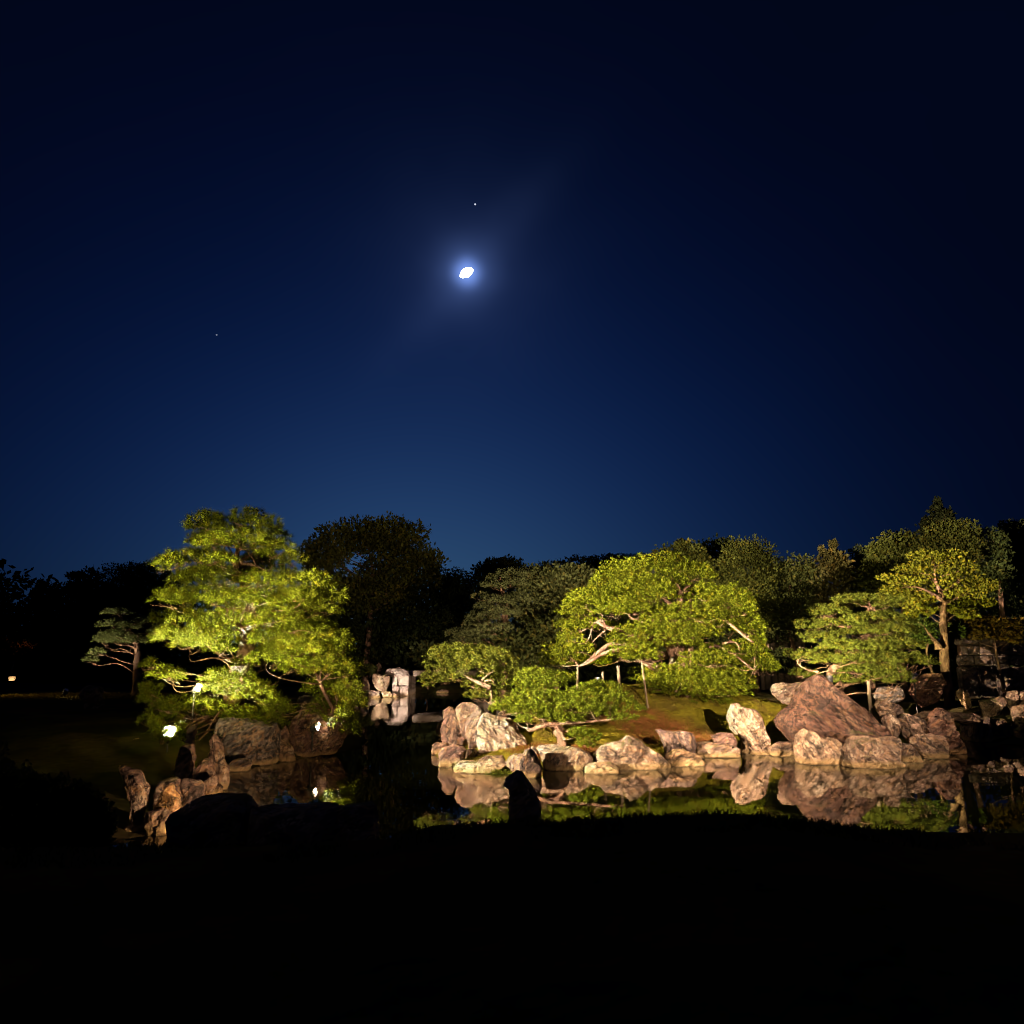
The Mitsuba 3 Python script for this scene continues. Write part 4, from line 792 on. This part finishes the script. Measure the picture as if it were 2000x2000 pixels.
# background trees, from the left
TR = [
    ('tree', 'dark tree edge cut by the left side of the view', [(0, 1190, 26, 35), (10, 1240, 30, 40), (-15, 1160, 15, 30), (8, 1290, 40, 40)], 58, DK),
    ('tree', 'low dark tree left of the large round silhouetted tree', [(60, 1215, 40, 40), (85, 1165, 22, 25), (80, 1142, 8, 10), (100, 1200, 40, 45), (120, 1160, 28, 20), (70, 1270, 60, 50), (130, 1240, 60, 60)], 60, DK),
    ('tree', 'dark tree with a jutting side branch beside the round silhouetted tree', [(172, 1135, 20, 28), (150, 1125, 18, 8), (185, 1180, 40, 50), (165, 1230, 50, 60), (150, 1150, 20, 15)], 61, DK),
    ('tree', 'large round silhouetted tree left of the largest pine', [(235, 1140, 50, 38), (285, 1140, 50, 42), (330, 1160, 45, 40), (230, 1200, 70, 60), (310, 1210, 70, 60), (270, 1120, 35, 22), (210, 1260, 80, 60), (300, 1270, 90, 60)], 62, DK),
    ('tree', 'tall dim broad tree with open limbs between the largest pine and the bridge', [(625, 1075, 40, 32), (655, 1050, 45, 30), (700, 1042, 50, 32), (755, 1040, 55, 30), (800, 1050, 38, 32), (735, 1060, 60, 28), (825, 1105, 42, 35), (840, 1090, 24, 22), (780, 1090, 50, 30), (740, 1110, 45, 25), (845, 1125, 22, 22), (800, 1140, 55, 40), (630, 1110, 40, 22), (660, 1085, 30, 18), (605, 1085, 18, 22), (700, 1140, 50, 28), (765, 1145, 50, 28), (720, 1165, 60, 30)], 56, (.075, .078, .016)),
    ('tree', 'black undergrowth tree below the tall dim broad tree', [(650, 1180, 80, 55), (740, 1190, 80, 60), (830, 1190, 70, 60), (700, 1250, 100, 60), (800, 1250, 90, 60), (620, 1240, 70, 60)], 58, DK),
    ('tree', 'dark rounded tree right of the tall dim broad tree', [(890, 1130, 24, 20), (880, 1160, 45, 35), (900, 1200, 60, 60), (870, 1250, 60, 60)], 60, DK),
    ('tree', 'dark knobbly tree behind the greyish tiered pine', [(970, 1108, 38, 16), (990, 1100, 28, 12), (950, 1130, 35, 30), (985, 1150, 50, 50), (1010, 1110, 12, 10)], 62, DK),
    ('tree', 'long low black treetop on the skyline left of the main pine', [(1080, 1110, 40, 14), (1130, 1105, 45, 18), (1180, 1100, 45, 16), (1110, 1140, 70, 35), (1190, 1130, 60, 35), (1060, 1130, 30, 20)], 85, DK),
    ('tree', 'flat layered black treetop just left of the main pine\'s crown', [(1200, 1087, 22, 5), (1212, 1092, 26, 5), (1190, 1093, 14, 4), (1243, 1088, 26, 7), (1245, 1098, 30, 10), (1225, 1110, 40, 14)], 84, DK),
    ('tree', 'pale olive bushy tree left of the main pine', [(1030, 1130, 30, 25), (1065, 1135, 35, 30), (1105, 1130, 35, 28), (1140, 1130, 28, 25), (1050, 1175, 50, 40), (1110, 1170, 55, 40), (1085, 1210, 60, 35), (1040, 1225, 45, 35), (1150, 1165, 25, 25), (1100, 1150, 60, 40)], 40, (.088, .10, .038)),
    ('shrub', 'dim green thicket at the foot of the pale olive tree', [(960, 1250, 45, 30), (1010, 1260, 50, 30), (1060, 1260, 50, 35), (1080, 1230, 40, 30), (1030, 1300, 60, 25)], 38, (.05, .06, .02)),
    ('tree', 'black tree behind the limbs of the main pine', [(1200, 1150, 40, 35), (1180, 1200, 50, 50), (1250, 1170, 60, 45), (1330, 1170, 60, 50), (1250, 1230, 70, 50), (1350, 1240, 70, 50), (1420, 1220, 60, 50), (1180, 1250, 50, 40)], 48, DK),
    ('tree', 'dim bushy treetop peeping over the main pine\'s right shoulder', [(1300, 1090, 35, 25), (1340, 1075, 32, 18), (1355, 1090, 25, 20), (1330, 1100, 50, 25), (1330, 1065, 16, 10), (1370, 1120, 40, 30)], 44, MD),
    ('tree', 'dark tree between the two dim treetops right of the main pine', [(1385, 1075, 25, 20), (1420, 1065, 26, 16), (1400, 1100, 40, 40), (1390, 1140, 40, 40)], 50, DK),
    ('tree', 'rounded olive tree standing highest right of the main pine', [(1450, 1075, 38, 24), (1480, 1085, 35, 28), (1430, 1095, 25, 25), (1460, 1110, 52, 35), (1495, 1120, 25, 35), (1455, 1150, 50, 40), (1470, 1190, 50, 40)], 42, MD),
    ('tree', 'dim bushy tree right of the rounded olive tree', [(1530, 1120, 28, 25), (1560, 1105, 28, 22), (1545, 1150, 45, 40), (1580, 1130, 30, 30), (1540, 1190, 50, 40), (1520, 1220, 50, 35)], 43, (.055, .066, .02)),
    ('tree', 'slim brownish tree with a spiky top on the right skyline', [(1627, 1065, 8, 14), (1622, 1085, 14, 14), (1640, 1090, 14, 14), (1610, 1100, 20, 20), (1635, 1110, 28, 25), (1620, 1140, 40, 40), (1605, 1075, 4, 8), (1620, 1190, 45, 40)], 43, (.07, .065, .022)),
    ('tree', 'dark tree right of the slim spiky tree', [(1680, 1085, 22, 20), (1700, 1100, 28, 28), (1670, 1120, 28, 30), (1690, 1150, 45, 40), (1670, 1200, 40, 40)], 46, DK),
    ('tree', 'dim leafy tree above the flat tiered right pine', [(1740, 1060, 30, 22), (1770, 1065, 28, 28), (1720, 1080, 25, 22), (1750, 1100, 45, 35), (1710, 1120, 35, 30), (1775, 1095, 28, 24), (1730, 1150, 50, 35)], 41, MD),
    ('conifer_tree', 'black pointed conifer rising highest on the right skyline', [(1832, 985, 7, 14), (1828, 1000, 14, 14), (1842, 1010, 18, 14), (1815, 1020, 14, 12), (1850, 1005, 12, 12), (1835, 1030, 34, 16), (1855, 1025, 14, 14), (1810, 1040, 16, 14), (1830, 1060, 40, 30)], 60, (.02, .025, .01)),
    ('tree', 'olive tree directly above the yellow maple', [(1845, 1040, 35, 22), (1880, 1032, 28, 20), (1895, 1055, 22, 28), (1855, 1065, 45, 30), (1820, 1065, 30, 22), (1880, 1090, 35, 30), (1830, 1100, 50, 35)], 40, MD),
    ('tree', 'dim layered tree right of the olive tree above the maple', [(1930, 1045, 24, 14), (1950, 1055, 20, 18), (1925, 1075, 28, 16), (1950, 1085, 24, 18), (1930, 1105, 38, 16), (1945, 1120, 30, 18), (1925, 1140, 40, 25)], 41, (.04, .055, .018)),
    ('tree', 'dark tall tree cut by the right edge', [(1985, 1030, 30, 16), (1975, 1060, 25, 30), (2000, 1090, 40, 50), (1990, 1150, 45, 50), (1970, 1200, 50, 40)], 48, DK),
    ('shrub', 'added black hedge darkening the foot of the dim plaster wall', [(x, 1292 + (x % 3) * 2, 26, 22) for x in range(1470, 1600, 18)], 43.5, DK),  # hedge added so the lit foot of the wall stays black
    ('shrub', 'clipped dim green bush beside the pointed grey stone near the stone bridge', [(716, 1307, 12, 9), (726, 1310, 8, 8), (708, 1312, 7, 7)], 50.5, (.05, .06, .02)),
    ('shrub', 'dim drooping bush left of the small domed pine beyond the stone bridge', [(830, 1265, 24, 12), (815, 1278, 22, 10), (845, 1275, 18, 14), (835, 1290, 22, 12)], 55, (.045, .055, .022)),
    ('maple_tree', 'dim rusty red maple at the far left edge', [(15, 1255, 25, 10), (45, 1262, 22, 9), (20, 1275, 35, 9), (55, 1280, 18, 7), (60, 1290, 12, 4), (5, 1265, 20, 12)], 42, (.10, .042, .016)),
    ('shrub', 'added black bush on the near bank covering stray lamplight at the lower left', [(20, 1570, 70, 60), (90, 1580, 60, 60), (150, 1590, 45, 50), (180, 1620, 35, 40), (60, 1640, 90, 50), (130, 1640, 60, 40), (-40, 1550, 60, 70)], 8.2, (.02, .025, .01)),  # bush added to keep this corner black where lamplight spills on the bank
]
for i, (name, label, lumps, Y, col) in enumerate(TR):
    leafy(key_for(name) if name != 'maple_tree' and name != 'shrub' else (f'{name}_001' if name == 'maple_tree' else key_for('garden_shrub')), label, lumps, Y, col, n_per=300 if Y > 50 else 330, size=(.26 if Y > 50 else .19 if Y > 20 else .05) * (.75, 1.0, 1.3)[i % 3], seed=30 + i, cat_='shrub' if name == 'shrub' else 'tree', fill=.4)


# the far wood that closes the garden
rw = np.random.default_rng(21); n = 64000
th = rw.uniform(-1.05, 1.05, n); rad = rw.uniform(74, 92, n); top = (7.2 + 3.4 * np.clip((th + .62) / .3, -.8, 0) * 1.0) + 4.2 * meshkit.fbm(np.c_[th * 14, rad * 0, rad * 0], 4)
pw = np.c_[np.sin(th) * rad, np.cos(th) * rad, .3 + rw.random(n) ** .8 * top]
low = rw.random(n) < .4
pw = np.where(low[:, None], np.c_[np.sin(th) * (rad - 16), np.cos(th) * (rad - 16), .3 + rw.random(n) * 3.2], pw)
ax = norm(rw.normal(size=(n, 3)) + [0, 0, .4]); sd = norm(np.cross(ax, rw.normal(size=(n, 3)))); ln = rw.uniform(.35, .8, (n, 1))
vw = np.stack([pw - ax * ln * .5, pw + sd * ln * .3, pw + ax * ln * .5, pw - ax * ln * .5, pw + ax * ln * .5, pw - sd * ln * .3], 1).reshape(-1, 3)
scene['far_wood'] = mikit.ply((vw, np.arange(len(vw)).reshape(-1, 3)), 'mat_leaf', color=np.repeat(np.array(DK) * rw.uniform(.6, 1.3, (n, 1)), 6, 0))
tag('far_wood', 'black far-off wood closing the garden behind every tree', 'wood', kind='stuff')

# a bare tree on the skyline
def bare(key, label, px, py, top, Y, seed):
    rng = np.random.default_rng(seed); b = P(px, py, Y); h = P(px, top, Y)[2] - b[2]; ms = []

    def grow(p, d, ln, r, lev):
        e = p + d * ln; ms.append(tube([p, (p + e) / 2 + rng.normal(size=3) * ln * .05, e], [r, r * .8, r * .6], 5, 2))
        if lev:
            for _ in range(3): grow(p + d * ln * rng.uniform(.6, 1), norm(d + rng.normal(size=3) * .5 + [0, 0, .15]), ln * rng.uniform(.55, .75), r * .55, lev - 1)
    b[2] = z_at(b[0], Y)
    grow(b, np.array([0, 0, 1.0]), (P(px, top, Y)[2] - b[2]) * .48, .16, 4)
    scene[key] = mikit.ply(cat(ms), 'mat_bark', smooth=True); tag(key, label, 'bare tree')


bare('bare_tree', 'leafless tree fanning thin twigs above the black skyline', 1086, 1140, 1098, 70, 4)
bare('bare_tree_001', 'faint leafless tree on the skyline at the far left', 42, 1210, 1165, 66, 8)

# clumps of unlit foliage behind the large pine's top
# ------------------------------------------------------------------ walls in the distance
def add(parent, name, m, mat, **kw):
    k = f'{parent}__{name}'; n = k; i = 1
    while n in scene: n = f'{k}_{i:03d}'; i += 1
    scene[n] = mikit.ply(m, mat, **kw)
    return n


a, b = P(1484, 1262, 46), P(1572, 1262, 46); zt, zb = P(1530, 1243, 46)[2], P(1530, 1268, 46)[2]
add('garden_wall', 'panel', box((a[0] + b[0]) / 2, 46.1, (zt + .2) / 2, b[0] - a[0], .2, zt - .2), 'mat_plaster')
for i in range(7):
    add('garden_wall', 'post', box(a[0] + (i + .5) * (b[0] - a[0]) / 7, 45.97, zt / 2 + .1, .09, .06, zt - .2), 'mat_wood')
add('garden_wall', 'coping', box((a[0] + b[0]) / 2, 46.1, zt + .09, b[0] - a[0] + .2, .7, .16, 0, .03), 'mat_tile')
tag('garden_wall', 'dim pinkish plaster wall with posts seen in the gap right of the main pine', 'wall')
rngw = np.random.default_rng(3); xa, xb_ = P(1868, 1260, 37)[0], P(2050, 1260, 37)[0]; z = P(1900, 1300, 37)[2]; ztop = P(1900, 1240, 37)[2]; rows = 3; hh = (ztop - z) / rows
for r_ in range(rows):
    x = xa + rngw.uniform(0, .3)
    while x < xb_:
        wd = rngw.uniform(.5, 1.1); m = box(x + wd / 2, 37 + rngw.uniform(-.03, .03), z + hh * (r_ + .5), wd - .03, .5, hh - .03, 0, .05)
        add('stone_wall', 'stone', m, 'mat_rock', uv=np.tile([[2.1, .1]], (len(m.vertices), 1))); x += wd
for x in np.arange(xa, xb_, .8):
    m = box(x + .4, 37.06, (z - .05 + .1) / 2 , .78, .4, z - .15, 0, .04)
    add('stone_wall', 'stone', m, 'mat_rock', uv=np.tile([[2.1, .1]], (len(m.vertices), 1)))
tag('stone_wall', 'dim low wall of coursed stone at the right edge under the orange leaves', 'wall')
# steps by the left pine
for i in range(3):
    c0, c1 = P(*cpx(6, 1460 + i * 12, 470 - i * 22), 22.3 + i * .4), P(*cpx(6, 1650 + i * 6, 470 - i * 22), 22.3 + i * .4)
    m = box((c0[0] + c1[0]) / 2, 22.5 + i * .4, c0[2] - .05 - .15, c1[0] - c0[0], .5, .4, 0, .02); m = m.subdivide().subdivide()
    add('stone_steps', 'step', m, 'mat_stone', uv=np.tile([[2.4, .1]], (len(m.vertices), 1)))
tag('stone_steps', 'three layered stone steps glimpsed under the right boughs of the largest pine', 'steps')


# ------------------------------------------------------------------ wooden props
def prop(label, px0, py0, px1, py1, Y, r=.035):
    k = key_for('wooden_prop'); a, b = P(px0, py0, Y), P(px1, py1, Y); a[2] = min(a[2], z_at(a[0], a[1]) - .05) if abs(a[2] - z_at(a[0], a[1])) < .8 else a[2] - .3
    scene[k] = mikit.ply(tube([a, (a + b) / 2, b], [r, r * .95, r * .9], 9, 4), 'mat_wood', smooth=True); tag(k, label, 'prop', 'props holding up pine boughs')


prop('stout pale prop post under the flat tiered right pine', 1699, 1374, 1696, 1330, 22.3, .055)
prop('leftmost slim prop of the main pine, under its low left bough', 1126, 1326, 1128, 1300, 21.6)
prop('short slim prop second from the left under the main pine', 1178, 1335, 1177, 1312, 21.4)
prop('thicker pale prop third from the left under the main pine', 1210, 1333, 1207, 1300, 21.6, .05)
prop('leaning thin prop nearest the main pine\'s trunk', 1264, 1325, 1253, 1292, 21.4, .028)
prop('thin straight prop under the small domed pine', 966, 1378, 958, 1334, 20.0, .03)

# ------------------------------------------------------------------ grass
def blades(key, label, xy, h, w, col, lean, seed):
    rng = np.random.default_rng(seed); n = len(xy)
    z = land_height(xy[:, 0], xy[:, 1]); p = np.c_[xy, z - .01]
    a = rng.uniform(0, 2 * PI, n); sd = np.c_[np.cos(a), np.sin(a), 0 * a] * (w / 2) * rng.uniform(.6, 1.3, (n, 1))
    hh = h * rng.uniform(.4, 1.2, (n, 1)); ln = rng.normal(size=(n, 3)) * [lean, lean, 0] * hh
    m = p + ln * .4 + [0, 0, .6] * hh; t = p + ln + [0, 0, 1] * hh
    v = np.stack([p - sd, p + sd, m + sd * .7, p - sd, m + sd * .7, m - sd * .7, m - sd * .7, m + sd * .7, t], 1).reshape(-1, 3)
    c = np.repeat(np.array(col) * rng.uniform(.6, 1.4, (n, 1)), 9, 0)
    scene[key] = mikit.ply((v, np.arange(len(v)).reshape(-1, 3)), 'mat_leaf', color=c); tag(key, label, 'grass', kind='stuff')


rg = np.random.default_rng(9)
xy = np.c_[rg.uniform(-7, 8.5, 15000), rg.uniform(6.6, 7.7, 15000)]
clump = meshkit.fbm(np.c_[xy * 1.6, xy[:, :1] * 0], 3)
xy = xy[(clump > .46)]
blades('bank_grass', 'dark unkempt grass along the edge of the near bank', xy, .06, .014, (.02, .022, .01), .5, 1)
# moss and short grass over the mound
pts = np.c_[rg.uniform(-2, 11, 90000), rg.uniform(16.8, 24, 90000)]
pts = pts[shapely.contains(island.buffer(-.25), shapely.points(pts))]
pts = pts[meshkit.fbm(np.c_[pts * 2.5, pts[:, :1] * 0], 3) > .47][:30000]
blades('moss_grass', 'short olive moss and grass over the island mound', pts, .045, .014, (.125, .115, .014), .8, 2)
# needle litter below the pines
lt = np.c_[rg.normal(3.7, 1.1, 12000), rg.normal(20.5, .7, 12000)]; lt = np.vstack([lt, np.c_[rg.normal(1.1, .55, 3500), rg.normal(18.3, .3, 3500)]]); lt = lt[shapely.contains(island.buffer(-.3), shapely.points(lt))]
blades('pine_litter', 'rust red fallen pine needles on the mound below the pines', lt, .03, .010, (.16, .055, .02), 2.2, 3)
# green tuft at the waterline
tc_ = Wt(*cpx(7, 745, 1010)); tx = np.c_[rg.normal(tc_[0], .16, 500), rg.normal(tc_[1] + .05, .06, 500)]
n = len(tx); a = rg.uniform(0, 2 * PI, n)
bl = np.c_[tx, np.zeros(n)]; sd = np.c_[np.cos(a), np.sin(a), 0 * a] * .006; tp = bl + np.c_[rg.normal(size=(n, 2)) * .06, rg.uniform(.03, .11, n)]
scene['water_grass'] = mikit.ply((np.stack([bl - sd, bl + sd, tp], 1).reshape(-1, 3), np.arange(3 * n).reshape(-1, 3)), 'mat_leaf', color=np.repeat(np.array([.11, .13, .02]) * rg.uniform(.6, 1.3, (n, 1)), 3, 0))
tag('water_grass', 'bright green grass tuft at the waterline before the long tan rock', 'grass', kind='stuff')
# lit strip of lawn far left
lw = np.c_[rg.uniform(-20, -13, 9000), rg.uniform(29, 33, 9000)]
blades('lawn_grass', 'thin strip of dim lit lawn at the far left', lw, .12, .03, (.10, .075, .015), .4, 5)
floodlight('low floodlight raking the lawn strip at the far left', [-21.5, 30.5, 1.25], [-16, 31, .8], 22, YEL * [1, .75, .5], 40, 20, size=.08)

# ------------------------------------------------------------------ moon and stars
def heavenly(key, label, px, py, ext, rad, cat_, rot=0):
    r = ray(px, py); r /= np.linalg.norm(r); D = 6000.0
    m = trimesh.creation.icosphere(2); e = D * np.array(ext) / F
    m.apply_scale([e[0], e[1], e[0]][0:1][0]) if ext[0] == ext[1] else m.apply_transform(np.diag([e[0], e[1], e[1], 1.0]))
    m.vertices = m.vertices * (1 + .38 * (meshkit.noise(m.vertices / max(e[0], 1) * 1.7 + 3, 4) - .5))[:, None]
    m.apply_transform(trimesh.transformations.rotation_matrix(rot, [0, 1, 0])); m.apply_translation(EYE + r * D)
    scene[key] = {**mikit.ply(m, 'mat_black_metal', smooth=True), 'emitter': {'type': 'area', 'radiance': {'type': 'rgb', 'value': rad}, 'sampling_weight': .02}}
    tag(key, label, cat_)


heavenly('moon', 'small bright white gibbous moon glowing in the night sky', 911, 533, (12.5, 8.5), [9, 9.3, 10], 'moon', -.62)
heavenly('star', 'white star just above the moon', 928, 399, (1.5, 1.5), [.8, .85, 1.0], 'star')
heavenly('star_001', 'faint star in the left half of the sky', 423, 654, (1.3, 1.3), [.22, .25, .33], 'star')
